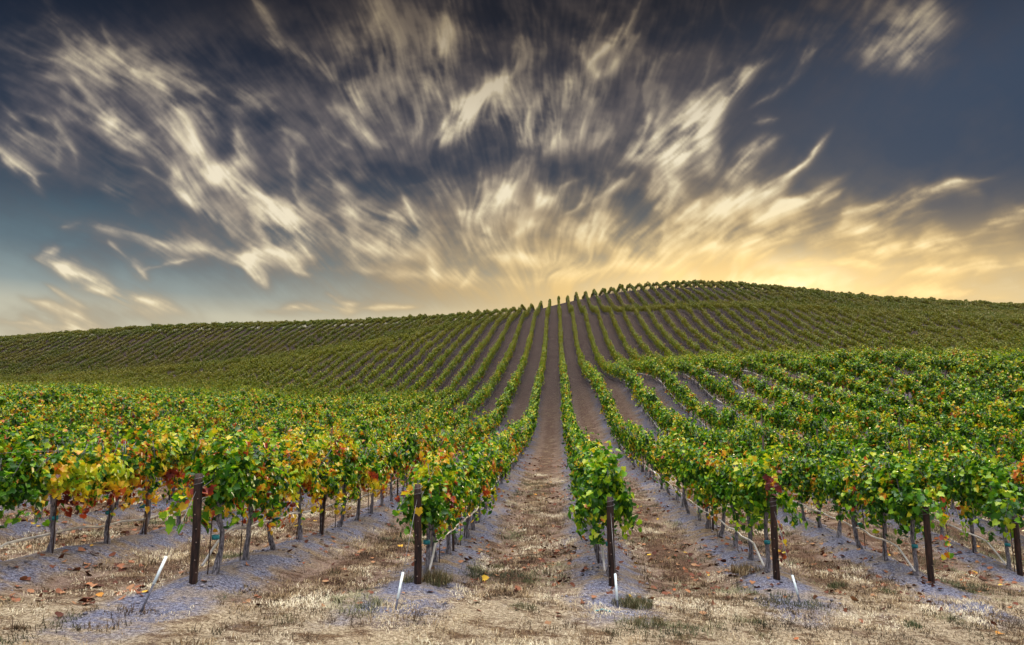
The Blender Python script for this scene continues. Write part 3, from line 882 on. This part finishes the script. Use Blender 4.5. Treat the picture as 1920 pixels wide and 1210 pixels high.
def make_vine(u, v, z, crown, trunk, rz, sc, label, tie=False):
    t = empty('grapevine', (u, v, z), 0)
    t.scale = (1, 1, 1)
    tag(t, label, 'grapevine', 'grapevines trained along the trellis rows')
    a = obj('trunk', trunk, t, rot=(0, 0, rz)); a.scale = (1, 1, sc)
    c = obj('foliage', crown, t, rot=(0, 0, rz)); c.scale = (sc * R.uniform(0.80, 1.06) * (0.84 if v > 20 else 1.0), 1.0, sc * R.uniform(0.92, 1.08))
    if tie:
        obj('tie', TIE, t)
    return t

for n, (dist, k, i, u, v, z, r1, r2, r3) in enumerate(vines):
    pool = CROWNS if v < 22 else CROWNS_MID
    crown = pool[int(r1 * len(pool))]
    if r3 < 0.08 and v > 11:
        crown = THIN_CROWNS[int(r1 * 2)]
    first = i == 1
    if first:
        crown = END_CROWNS[int(r1 * 4)]
    make_vine(u, v, z, crown, END_TRUNKS[int(r2 * 3)] if first else TRUNKS[int(r2 * len(TRUNKS))], math.pi * (r3 > 0.5 and not first), 0.86 + 0.26 * R.random() + (0.10 if k >= 3 else 0.0),
              plain_label(k, i - first_in_row[k] + 1), tie=(v < 16 and r1 > 0.35))

# vines beyond those: one mass of instances
def lod_mesh(name, seed, shoots, per, size, detail, fill, trunk_seg, zmin=0.34):
    crown = foliage_mesh('tmp', seed, shoots, per, size, detail, fill, zmin=zmin)
    nv = len(crown.vertices); co = np.zeros(nv * 3, np.float32); crown.vertices.foreach_get('co', co)
    lr = np.zeros(nv, np.float32); crown.attributes['leaf_rand'].data.foreach_get('value', lr)
    lh = np.zeros(nv, np.float32); crown.attributes['leaf_h'].data.foreach_get('value', lh)
    kf = len(crown.polygons[0].vertices)
    li = np.zeros(len(crown.loops), np.int32); crown.loops.foreach_get('vertex_index', li)
    s = Soup(); s.add(co.reshape(-1, 3), li.reshape(-1, kf), 0)
    n0 = s.n
    wood_soup(seed + 7, trunk_seg, trunk_seg > 4, 1.0, s, 1)
    bpy.data.meshes.remove(crown)
    me = s.mesh(name, [M_LEAF, M_BARK], True)
    ex = np.zeros(s.n - n0, np.float32)
    for nm, arr in (('leaf_rand', lr), ('leaf_h', lh)):
        at = me.attributes.new(nm, 'FLOAT', 'POINT'); at.data.foreach_set('value', np.concatenate([arr, ex]))
    return me

lods = bpy.data.collections.new('far_vine_shapes')
for j in range(5):
    lods.objects.link(bpy.data.objects.new(f'shape_a{j}', lod_mesh('far_vine', 400 + j, 24, 15, 0.122, 1, 70, 5)))
for j in range(5):
    lods.objects.link(bpy.data.objects.new(f'shape_b{j}', lod_mesh('far_vine', 500 + j, 18, 10, 0.165, 0, 50, 4)))

for j in range(3):
    lods.objects.link(bpy.data.objects.new(f'shape_c{j}', lod_mesh('far_vine', 600 + j, -4, 10, 0.15, 0, 230, 4, 0.66)))

far = np.array(far)
fu, fv = far[:, 0], far[:, 1]
fz = land(fu, fv, False) - 0.06 * (fv > 70)
slope = np.arctan((land(fu, fv + 0.6, False) - land(fu, fv - 0.6, False)) / 1.2)
flip = R.random(len(fu)) > 0.5
rot = np.stack([np.where(flip, -slope, slope), np.zeros(len(fu)), np.where(flip, math.pi, 0.0)], 1)
vigour = 0.74 + 0.62 * fbm(fu * 0.9, fv * 0.42, 131, 3)
scl = np.stack([(0.86 - 0.08 * sstep(fv, 40, 75) + 0.42 * sstep(fv, 160, 180)) * vigour * R.uniform(0.85, 1.1, len(fu)), np.full(len(fu), 1.02), vigour * R.uniform(0.88, 1.08, len(fu)) * (1 + 0.26 * sstep(fv, 168, 180))], 1)
scl = scl * np.where(R.random(len(fu)) < 0.03, 0.72, 1.0)[:, None]
idx = np.where(fv < 62, R.integers(0, 5, len(fu)), np.where(fv > 166, R.integers(10, 13, len(fu)), R.integers(5, 10, len(fu))))
pm = bpy.data.meshes.new('far_grapevine_rows')
pm.vertices.add(len(fu)); pm.vertices.foreach_set('co', np.stack([fu, fv, fz], 1).astype(np.float32).ravel())
for nm, arr in (('vine_rot', rot), ('vine_scale', scl)):
    at = pm.attributes.new(nm, 'FLOAT_VECTOR', 'POINT'); at.data.foreach_set('vector', arr.astype(np.float32).ravel())
at = pm.attributes.new('vine_shape', 'INT', 'POINT'); at.data.foreach_set('value', idx.astype(np.int32))
pm.materials.append(M_LEAF); pm.materials.append(M_BARK)

def instancer(name, coll, pre):
    ng = bpy.data.node_groups.new(name, 'GeometryNodeTree')
    ng.interface.new_socket('Geometry', in_out='INPUT', socket_type='NodeSocketGeometry')
    ng.interface.new_socket('Geometry', in_out='OUTPUT', socket_type='NodeSocketGeometry')
    gi = ng.nodes.new('NodeGroupInput'); go = ng.nodes.new('NodeGroupOutput')
    ci = ng.nodes.new('GeometryNodeCollectionInfo'); ci.inputs[0].default_value = coll
    ci.inputs['Separate Children'].default_value = True; ci.inputs['Reset Children'].default_value = True
    ip = ng.nodes.new('GeometryNodeInstanceOnPoints')
    def na(nm, typ):
        nd = ng.nodes.new('GeometryNodeInputNamedAttribute'); nd.data_type = typ; nd.inputs[0].default_value = nm
        return nd.outputs[0]
    L = ng.links.new
    L(gi.outputs[0], ip.inputs['Points']); L(ci.outputs[0], ip.inputs['Instance'])
    ip.inputs['Pick Instance'].default_value = True
    L(na(pre + '_shape', 'INT'), ip.inputs['Instance Index'])
    e2r = ng.nodes.new('FunctionNodeEulerToRotation'); L(na(pre + '_rot', 'FLOAT_VECTOR'), e2r.inputs[0])
    L(e2r.outputs[0], ip.inputs['Rotation'])
    L(na(pre + '_scale', 'FLOAT_VECTOR'), ip.inputs['Scale'])
    L(ip.outputs[0], go.inputs[0])
    return ng

fo = obj('far_grapevine_rows', pm)
fo.modifiers.new('rows', 'NODES').node_group = instancer('rows', lods, 'vine')
fo['kind'] = 'stuff'
fo['label'] = 'mass of far grapevine rows climbing the hillside to its crest'

# ------------------------------------------------------------------ trellis: end posts, stays, line posts, stakes, wires, hoses
def look_at_depth(px, py, v):
    d = ray(px, py)
    s = v / d[1]
    return np.array([d[0] * s, v, EYE.z + d[2] * s])

ENDS = {  # row: base and top in the chart
    -1: ((362, 1103), (373, 888)), 0: ((783, 1102), (783, 908)), 1: ((1148, 1108), (1144, 932)),
    2: ((1457, 1101), (1449, 933)), 3: ((1748, 1104), (1734, 948)), 4: ((1917, 1110), (1903, 974))}
POSTLOOK = {-1: 'tall dark brown end post at the left with studs down its face', 0: 'dark brown end post with a yellow leaf stuck to its side',
            1: 'dark end post right of the middle alley standing among dry weeds', 2: 'brown end post topped by red leaves beside a white sleeved stay',
            3: 'brown end post half hidden by dark green leaves and a hanging yellow shoot', 4: 'brown end post at the right edge of the picture'}
post_top = {}
for k, (b, t) in ENDS.items():
    u = row_u(k)
    q = on_row(b[0], b[1], u)
    v = float(q[1]); z0 = gz(u, v)
    top = look_at_depth(t[0], t[1], v)
    hgt = float(np.clip(top[2] - z0, 1.0, 1.6))
    e = empty('end_post', (u, v, z0))
    tag(e, POSTLOOK[k], 'post', 'end posts of the vine rows')
    e.rotation_euler = (0, (top[0] - u) / hgt * 0.8, 0.25 * math.sin(k * 5))
    s = Soup()
    n = 10
    zz = np.linspace(-0.25, hgt, n)
    P = np.stack([0.004 * np.sin(zz * 5 + k), 0.004 * np.cos(zz * 4), zz], 1)
    rad = np.full(n, 0.046) * (1 + 0.03 * np.sin(zz * 9 + k)); rad[-1] *= 0.88
    s.tube(P, rad, 14)
    obj('shaft', s.mesh('shaft', M_POST, [False][0]), e)
    st = Soup().tube([(0, -0.046, 0), (0, -0.056, 0)], 0.0075, 6).mesh('stud', M_STUD)
    for j in range(6):
        ang = R.uniform(-0.5, 0.9)
        sd = obj('stud', st, e, (0, 0, 0.10 + j * (hgt - 0.2) / 6 + R.uniform(-.02, .02)), (0, 0, ang))
    wr = Soup()
    th = np.linspace(0, 2 * math.pi * 2.2, 34)
    wr.tube(np.stack([0.054 * np.cos(th), 0.054 * np.sin(th), hgt - 0.16 + 0.01 * th], 1), 0.003, 5)
    obj('wire_wrap', wr.mesh('wire_wrap', M_WIRE, True), e)
    post_top[k] = np.array([u + (top[0] - u) * 0.8, v, z0 + hgt - 0.14])

STAYS = {-1: ((265, 1141), .19, .40, 'white sleeved stay standing before the tall post at the left'),
         0: ((742, 1136), .08, .29, 'white sleeved stay left of the post with the yellow leaf'),
         1: ((1158, 1131), .06, .31, 'white sleeved stay rising from the weeds before the dark post'),
         2: ((1500, 1129), .07, .26, 'white sleeved stay right of the post topped by red leaves')}
for k, (b, s0, s1, lab) in STAYS.items():
    q = on_row(b[0], b[1], row_u(k))
    u, v = row_u(k), float(q[1])
    z0 = gz(u, v)
    e = empty('anchor_stay', (u, v, z0))
    tag(e, lab, 'anchor stay', 'stays that brace the end posts')
    d = post_top[k] - np.array([u, v, z0])
    obj('rod', Soup().tube([-0.10 * d, 0.5 * s0 * d, (s0 + .01) * d], [0.013, 0.012, 0.012], 8).mesh('rod', M_ROD, True), e)
    obj('sleeve', Soup().tube([s0 * d, s1 * d], 0.0155, 12).mesh('sleeve', M_SLEEVE), e)
    obj('guy_wire', Soup().tube([(s1 - .01) * d, d], 0.0028, 5).mesh('guy_wire', M_WIRE, True), e)

# thin steel line posts inside the rows
tp = {}
for hgt in (1.22, 1.30, 1.38, 1.70, 1.80, 1.92):
    s = Soup(); a = 0.019
    sec = np.array([(-a, -.004), (a, -.004), (a, .004), (.004, .004), (.004, .034), (-.004, .034), (-.004, .004), (-a, .004)])
    V = np.concatenate([np.c_[sec, np.full(8, -0.2)], np.c_[sec, np.full(8, hgt)]])
    Q = np.array([[i, (i + 1) % 8, 8 + (i + 1) % 8, 8 + i] for i in range(8)])
    s.add(V, [Q, np.arange(8)[None] + 8])
    for zc in np.arange(0.25, hgt, 0.12):                # hook lugs
        s.add(np.array([(-.006, -.012, zc), (.006, -.012, zc), (.006, -.003, zc - .012), (-.006, -.003, zc - .012), (.006, -.003, zc + .02), (-.006, -.003, zc + .02)]),
              [np.array([[0, 1, 2, 3], [0, 1, 4, 5]])])
    tp[hgt] = s.mesh('line_post', M_TPOST)
LP = []
for k in range(-9, 14):
    u = row_u(k); v0 = float(row_end(u)) + 2.6 + 0.8 * ((k * 7) % 3)
    for i in range(5):
        v = v0 + 5.6 * i
        z = gz(u, v)
        if v > 31 or not in_view(u, v, z + 1, 0):
            continue
        LP.append((k, u, v, z))
cnt = {}
for k, u, v, z in LP:
    cnt[k] = cnt.get(k, 0) + 1
    o = obj('line_post', tp[random.choice([1.22, 1.30, 1.38] if k < 3 else [1.38, 1.70, 1.80, 1.92])], None, (u + 0.05, v, z), (random.uniform(-.03, .03), random.uniform(-.03, .03), random.uniform(0, 3)))
    tag(o, f'rusty steel line post, {ordinal(cnt[k])} along the {row_name(k)}', 'post', 'steel line posts in the rows')

stake = Soup().tube([(0, 0, -0.1), (0.002, 0, 0.5), (0, 0, 1.05)], 0.0065, 6).mesh('vine_stake', M_TPOST, True)
for dist, k, i, u, v, z, r1, r2, r3 in vines:
    if v < 16 and r2 > 0.25:
        o = obj('vine_stake', stake, None, (u + 0.05 * (1 if r1 > .5 else -1), v - 0.04, z), (R.normal(0, .03), R.normal(0, .03), 0))
        tag(o, f'thin training stake by the {ordinal(i - first_in_row[k] + 1)} vine of the {row_name(k)}', 'stake', 'training stakes beside the vines')

HOSE_H = {-4: .3, -3: .3, -2: .25, -1: .42, 0: .36, 1: .42, 2: .34, 3: .37, 4: .36, 5: .34, 6: .36, 7: .36, 8: .36, 9: .36}
for k, h0 in {**HOSE_H, -2: .23}.items():
    u = row_u(k); e = float(row_end(u))
    v = np.arange(max(e + 0.30, 4.0), 78 if 0 < k < 9 else 30, 0.24)
    z = land(np.full_like(v, u), v, True) + h0 + 0.012 * np.cos((v - e) * 2 * math.pi / SPACING) + 0.07 * (fbm(v * .5, v * 0 + k, 7) - .5)
    x = u + (-0.07 if k != 0 else 0.07) + 0.05 * (fbm(v * 0.7, v * 0 + k * 3.1, 3) - .5)
    fall = np.exp(-((v - v[0]) / 0.28) ** 2)
    z = z - fall * (h0 - 0.10)
    P = np.stack([x, v, z], 1)
    me = Soup().tube(P, 0.0150 + 0.00025 * np.clip(v - 12, 0, 60), 6).mesh('drip_hose', M_HOSE, True)
    tag(obj('drip_hose', me), f'pale drip hose sagging between the trunks of the {row_name(k)}', 'hose', 'drip hoses along the rows')
for k in range(-3, 7):
    u = row_u(k); e = float(row_end(u)) + 0.02
    for hw, nm in ((0.92, 'lower'), (1.30, 'upper')):
        v = np.arange(e, 40, 0.9)
        P = np.stack([np.full_like(v, u + .02), v, land(np.full_like(v, u), v, False) + hw], 1)
        if k in post_top:
            P[0, 2] = min(P[0, 2], post_top[k][2] - .02)
        me = Soup().tube(P, 0.0026, 5).mesh('trellis_wire', M_WIRE, True)
        tag(obj('trellis_wire', me), f'{nm} thin trellis wire strung along the {row_name(k)}', 'wire', 'trellis wires')

# ------------------------------------------------------------------ stray shoots on the first vines
def shoot_mesh(name, pts, count, size, seed, shift, spread=0.05):
    Rr = np.random.default_rng(seed)
    pts = np.asarray(pts, float)
    t = np.linspace(0, 1, 14)
    seg = np.linspace(0, 1, len(pts))
    C = np.stack([np.interp(t, seg, pts[:, i]) for i in range(3)], 1)
    s = Soup().tube(C, np.linspace(0.006, 0.003, 14), 5, 1)
    q = Rr.uniform(0.0, 1, count)
    B = np.stack([np.interp(q, seg, pts[:, i]) for i in range(3)], 1) + Rr.normal(0, spread, (count, 3))
    N = Rr.normal(0, 0.5, (count, 3)) + np.array([0, -0.5, 0.55]); T = Rr.normal(0, 0.45, (count, 3)) + np.array([0, 0, -0.7])
    V, Fc, r, hh = build_leaves(B, N, T, size * Rr.uniform(.6, 1.15, count), 2, Rr.random(count), np.full(count, .8))
    n0 = s.n
    s.add(V, Fc, 0)
    me = s.mesh(name, [M_LEAF, M_BARK], True)
    for nm, arr in (('leaf_rand', r), ('leaf_h', hh), ('leaf_shift', np.repeat(np.clip(Rr.normal(shift, .06, count), -1, 1), len(V) // count))):
        at = me.attributes.new(nm, 'FLOAT', 'POINT'); at.data.foreach_set('value', np.concatenate([np.zeros(n0, np.float32), arr.astype(np.float32)]))
    return me

roots = {}
for o in bpy.data.objects:
    if o.name.startswith('grapevine') and o.type == 'EMPTY':
        k = round((o.location.x - U0) / ROW)
        if k not in roots or o.location.y < roots[k].location.y:
            roots[k] = o
def shoot(k, pts, count, size, shift, seed, spread=0.05):
    r = roots[k]
    obj('shoot', shoot_mesh('shoot', pts, count, size, seed, shift, spread), r)
shoot(-1, [(0.05, 0.1, 1.0), (-0.10, -0.30, 1.02), (-0.24, -0.42, 0.92), (-0.34, -0.48, 0.74)], 34, .115, .18, 1, .05)
shoot(-1, [(0.10, 0.0, 0.9), (-0.04, -0.20, 0.72), (-0.12, -0.30, 0.55)], 18, .105, .12, 2, .05)
shoot(0, [(-0.05, 0.1, 1.1), (-0.18, -0.2, 1.05), (-0.30, -0.3, 0.88)], 22, .11, .05, 3, .05)
shoot(1, [(-0.1, 0.3, 0.95), (-0.3, 0.2, 0.92), (-0.47, 0.15, 0.85)], 30, .10, -.02, 4, .05)
shoot(1, [(-0.1, 0.0, 0.8), (-0.16, -0.1, 0.6), (-0.12, -0.15, 0.42)], 20, .10, -.02, 5, .05)
shoot(2, [(0.02, -0.05, 1.1), (-0.04, -0.40, 1.32), (0.0, -0.5, 1.42)], 22, .095, .52, 6, .06)
shoot(2, [(0.05, -0.2, 0.9), (0.10, -0.42, 0.55), (0.09, -0.45, 0.25)], 20, .062, .66, 7, .03)
shoot(3, [(0.0, 0.0, 1.2), (0.22, -0.35, 1.0), (0.26, -0.45, 0.55), (0.25, -0.45, 0.38)], 36, .09, .20, 8, .035)
shoot(3, [(-0.1, 0.1, 1.1), (-0.02, -0.4, 1.25), (0.02, -0.5, 1.1)], 40, .115, -.1, 9, .09)
shoot(4, [(0.0, 0.1, 1.2), (-0.10, -0.35, 1.25), (-0.3, -0.5, 0.95)], 50, .115, -.1, 10, .10)

# ------------------------------------------------------------------ grass, litter, clods, weeds
def grass_material():
    m, nt = material('dry_grass')
    r = nt.attr('blade_rand'); g = nt.attr('blade_green')
    c = nt.ramp(r, [(0, (0.030, 0.018, 0.010)), (0.32, (0.13, 0.080, 0.042)), (0.45, (0.36, 0.25, 0.13)), (0.65, (0.62, 0.51, 0.32)), (1.0, (0.86, 0.78, 0.58))])
    c = nt.mix(g, c, nt.ramp(r, [(0, (0.022, 0.035, 0.016)), (0.6, (0.085, 0.115, 0.045)), (1.0, (0.22, 0.21, 0.10))]))
    finish(nt, c, 0.8, 0.2)
    return m
M_GRASS = grass_material()

def blades(cx, cy, n_each, spread, length, lean, width, green, seed, base_z=None):
    """bent blades round given centres; returns verts, faces, rand, green"""
    Rr = np.random.default_rng(seed)
    n = len(cx) * n_each
    x = np.repeat(cx, n_each) + Rr.normal(0, 1, n) * np.repeat(spread, n_each)
    y = np.repeat(cy, n_each) + Rr.normal(0, 1, n) * np.repeat(spread, n_each)
    z = land(x, y) - 0.008 if base_z is None else np.full(n, base_z)
    a = Rr.uniform(0, 2 * math.pi, n)
    L = np.repeat(length, n_each) * Rr.uniform(0.45, 1.3, n)
    th = np.clip(Rr.normal(lean, 0.3, n), 0.05, 1.5)
    hx, hy = np.cos(a), np.sin(a)
    wx_, wy_ = -hy * width, hx * width
    def pt(s, bend):
        r_ = L * s * np.sin(th * bend); h_ = L * s * np.cos(th * bend)
        return x + hx * r_, y + hy * r_, z + h_
    m1 = pt(0.55, 0.8); m2 = pt(1.0, 1.15)
    V = np.stack([np.stack([x - wx_, y - wy_, z], 1), np.stack([x + wx_, y + wy_, z], 1),
                  np.stack([m1[0] + wx_ * .7, m1[1] + wy_ * .7, m1[2]], 1), np.stack([m1[0] - wx_ * .7, m1[1] - wy_ * .7, m1[2]], 1),
                  np.stack([m2[0], m2[1], m2[2]], 1)], 1).reshape(-1, 3)
    o = np.arange(n)[:, None] * 5
    Q = np.array([[0, 1, 2, 3]]) + o; T = np.array([[3, 2, 4]]) + o
    return V, Q, T, np.repeat(np.clip(Rr.normal(0, .16, n) + np.repeat(fbm(cx * 1.6, cy * 1.6, 401, 4) * 2.6 - 0.75 if base_z is None else np.full(len(cx), .5), n_each), 0, 1), 5), np.repeat(np.repeat(green, n_each), 5)

def scatter(n, v0, v1, seed):
    Rr = np.random.default_rng(seed)
    q = Rr.random(n)
    v = np.sqrt(v0 ** 2 + q * (v1 ** 2 - v0 ** 2)) if v0 > 0 else v0 + q * (v1 - v0)
    return Rr.uniform(-0.92, 0.74, n) * v, v

gu, gv = scatter(120000, 5.0, 26, 51)
d = np.abs((gu - U0 + 1.2) % ROW - 1.2)
inr = sstep(gv - row_end(gu), -1.2, -0.2)
patchy = fbm(gu * 0.9, gv * 0.9, 61, 4)
keep = (patchy + 0.5 * (fbm(gu * 4, gv * 4, 67, 2) - .5) > 0.47 + 0.25 * inr * sstep(0.95 - d, 0.1, 0.7)) | (R.random(len(gu)) < .16)
keep = keep & ((d > 0.42) | (inr < .5) | (R.random(len(gu)) < .05))
gu, gv, d, patchy = gu[keep], gv[keep], d[keep], patchy[keep]
green = np.clip((fbm(gu * 1.3, gv * 1.3, 73, 3) - 0.60) * 7, 0, 0.85)
V, Q, T, br, bgr = blades(gu, gv, 6, np.full(len(gu), .04), 0.045 + 0.14 * np.clip(patchy - .42, 0, .4) + 0.03 * green, 1.0, 0.0032 + 0, green, 77)
tu, tv_ = scatter(15000, 5.4, 24, 55)
td = np.abs((tu - U0 + 1.2) % ROW - 1.2)
tin = sstep(tv_ - row_end(tu), -1.2, 0.2)
keep = (fbm(tu * 1.1, tv_ * 1.1, 405, 4) + 0.16 * tin * np.exp(-((td - 1.2) / .4) ** 2) > 0.505) & ((td > 0.5) | (tin < .5))
tu, tv_ = tu[keep], tv_[keep]
tg = np.clip((fbm(tu * 1.3, tv_ * 1.3, 73, 3) - 0.56) * 5 + R.normal(0, .12, len(tu)), 0, 0.9)
V2, Q2, T2, br2, bg2 = blades(tu, tv_, 16, R.uniform(.025, .075, len(tu)), R.uniform(.04, .11, len(tu)), 0.75, 0.0036, tg, 78)
br2 = np.clip(0.05 + 0.45 * np.repeat(np.repeat(R.random(len(tu)) ** 1.5, 16), 5) + R.normal(0, .07, len(br2)), 0, 1)
Q = np.concatenate([Q, Q2 + len(V)]); T = np.concatenate([T, T2 + len(V)])
V = np.concatenate([V, V2]); br = np.concatenate([br, br2]); bgr = np.concatenate([bgr, bg2])
go_ = obj('dry_grass', new_mesh('dry_grass', V, [Q, T], M_GRASS, {'blade_rand': br, 'blade_green': bgr}))
go_['kind'] = 'stuff'; go_['label'] = 'short dry straw and grass covering the alleys and the turning strip'

# fallen leaves
lu, lv = scatter(26000, 6.3, 34, 81)
d = np.abs((lu - U0 + 1.2) % ROW - 1.2)
wgt = 0.08 + 0.9 * sstep(fbm(lu * .8, lv * .8, 83, 4), 0.48, 0.62) * (0.35 + 0.65 * np.exp(-((d - .6) / .45) ** 2))
keep = (R.random(len(lu)) < wgt) & (lv > row_end(lu) - 0.6 + R.exponential(.5, len(lu)) * -1)
lu, lv = lu[keep], lv[keep]
n = len(lu)
B = np.stack([lu, lv, land(lu, lv) + R.uniform(0.006, 0.022, n)], 1)
Nn = R.normal(0, 0.35, (n, 3)) + np.array([0, 0, 1.0]); Tt = R.normal(0, 1, (n, 3)) * np.array([1, 1, .2])
V, Fc, r, hh = build_leaves(B, Nn, Tt, R.uniform(.045, .095, n), 1, R.random(n), np.zeros(n))
m, nt = material('fallen_leaf')
finish(nt, nt.ramp(nt.attr('leaf_rand'), [(0, (0.07, 0.022, 0.014)), (0.35, (0.17, 0.055, 0.030)), (0.6, (0.30, 0.12, 0.06)), (0.85, (0.36, 0.20, 0.10)), (0.955, (0.40, 0.10, 0.03)), (0.985, (0.70, 0.46, 0.05))]), 0.75, 0.25)
lo = obj('fallen_leaves', new_mesh('fallen_leaves', V, Fc, m, {'leaf_rand': r}, smooth=True))
lo['kind'] = 'stuff'; lo['label'] = 'brown and red fallen vine leaves lying along the alleys'

# soil clods on the bare strips
cu_, cv_ = scatter(30000, 6.0, 26, 91)
d = np.abs((cu_ - U0 + 1.2) % ROW - 1.2)
keep = (d + 0.25 * (R.random(len(cu_)) - .5) < 0.55) & (cv_ > row_end(cu_) - 1.1) & (fbm(cu_ * 2, cv_ * 2, 97, 3) > .44)
cu_, cv_ = cu_[keep], cv_[keep]
n = len(cu_)
base = np.array([(1, 0, 0), (0, 1, 0), (-1, 0, 0), (0, -1, 0), (0, 0, 1), (0, 0, -1)], float)
tri = np.array([(0, 1, 4), (1, 2, 4), (2, 3, 4), (3, 0, 4), (1, 0, 5), (2, 1, 5), (3, 2, 5), (0, 3, 5)])
sz = 0.006 + 0.022 * R.random(n) ** 3
cz = land(cu_, cv_)
V = base[None] * (sz[:, None, None] * R.uniform(.6, 1.3, (n, 6, 1))) * np.array([1.2, 1, .8]) + np.stack([cu_, cv_, cz + sz * .3], 1)[:, None]
m, nt = material('soil_clod')
nz = nt.noise(nt.n('ShaderNodeNewGeometry').outputs['Position'], 3.0, 4.0)
finish(nt, nt.mix(nt.rng(nz, .35, .65), (0.12, 0.115, 0.14), (0.38, 0.36, 0.41)), 0.95, 0.1)
co_ = obj('soil_clods', new_mesh('soil_clods', V.reshape(-1, 3), (tri[None] + np.arange(n)[:, None, None] * 6).reshape(-1, 3), m))
co_['kind'] = 'stuff'; co_['label'] = 'small grey clods of tilled earth on the bare strips under the vines'

def weed(px, py, u, radius, hgt, count, greenness, label, seed):
    q = on_row(px, py, u) if abs(u) > 0.3 else look_at_depth(px, py, 8.6)
    v = float(q[1])
    if not 5 < v < 20:
        v = 8.6
    u = float(q[0])
    z = gz(u, v)
    Rr = np.random.default_rng(seed)
    a = Rr.uniform(0, 6.28, 40); rr = radius * np.sqrt(Rr.random(40))
    V, Q, T, br, bg_ = blades(rr * np.cos(a), rr * np.sin(a), count // 40, np.full(40, .02), np.full(40, hgt) * (1.1 - .5 * rr / radius), 0.55, 0.003,
                              np.clip(Rr.normal(greenness, .2, 40), 0, 1), seed, base_z=-0.01)
    o = obj('weed_clump', new_mesh('weed_clump', V, [Q, T], M_GRASS, {'blade_rand': br * .8, 'blade_green': bg_}), None, (u, v, z))
    tag(o, label, 'weed', 'weed clumps on the turning strip')
def ray_u(px, py, z0=0.03):
    d = ray(px, py); s = (z0 - EYE.z) / d[2]
    for _ in range(6):
        s = (gz(d[0] * s, d[1] * s) - EYE.z) / d[2]
    return float(d[0] * s)
for i, (px, py, rad, h, c, g, lab) in enumerate([
        (1185, 1135, .22, .16, 900, .75, 'dark green weed clump at the foot of the white sleeved stay in the weeds'),
        (818, 1092, .20, .22, 800, .45, 'brownish weed clump right of the post with the yellow leaf'),
        (1400, 1072, .28, .15, 800, .05, 'dry reddish brush left of the post topped by red leaves'),
        (1662, 1112, .13, .10, 400, .95, 'small green tuft between the two brown posts at the right'),
        (1570, 1100, .13, .11, 360, .85, 'grey green tuft right of the white sleeved stay by the red leaves'),
        (980, 1140, .14, .08, 360, .7, 'low green tuft in the mouth of the middle alley'),
        (930, 1065, .16, .09, 400, .6, 'low green tuft at the left edge of the middle alley'),
        (1215, 1168, .20, .10, 500, .5, 'low dull tuft near the bottom edge right of the middle alley'),
        (1705, 1172, .12, .08, 300, .95, 'lone green tuft low in the bare straw at the right'),
        (770, 1088, .12, .10, 300, .8, 'short green grass left of the post with the yellow leaf')]):
    weed(px, py, ray_u(px, py), rad, h, c, g, lab, 200 + i)

# a yellow leaf caught on a post, and a scrap of teal tape
q = on_row(786, 977, row_u(0)); hz = ENDS[0]
pv = float(on_row(783, 1102, row_u(0))[1])
V, Fc, r, hh = build_leaves(np.array([[0, 0, 0.0]]), np.array([[0.1, -1, 0.1]]), np.array([[0.1, 0, -1.0]]), np.array([0.10]), 2, np.array([.5]), np.array([1.]))
yl = obj('yellow_leaf', new_mesh('yellow_leaf', V, Fc, M_LEAF, {'leaf_rand': r, 'leaf_h': hh, 'leaf_shift': np.full(len(V), .38)}, smooth=True), None, (row_u(0) + .01, pv - 0.085, gz(row_u(0), pv) + 0.90))
tag(yl, 'single yellow leaf caught on the side of a brown end post', 'leaf')
uu = ray_u(1130, 1146); vv = float(look_at_depth(1130, 1146, 1.0)[1]) * 0 + uu / (ray(1130, 1146)[0] / ray(1130, 1146)[1])
s = np.linspace(-.09, .09, 9)
P = np.stack([uu + s, vv + .02 * np.sin(s * 30), land(uu + s, vv + 0 * s) + .014 + .008 * np.cos(s * 40)], 1)
V = np.concatenate([P - [0, .014, 0], P + [0, .014, .004]])
Q = np.array([[i, i + 1, 10 + i, 9 + i] for i in range(8)])
tag(obj('tape_scrap', new_mesh('tape_scrap', V, Q, M_TIE)), 'scrap of teal tape lying on the straw near the bottom edge', 'tape')
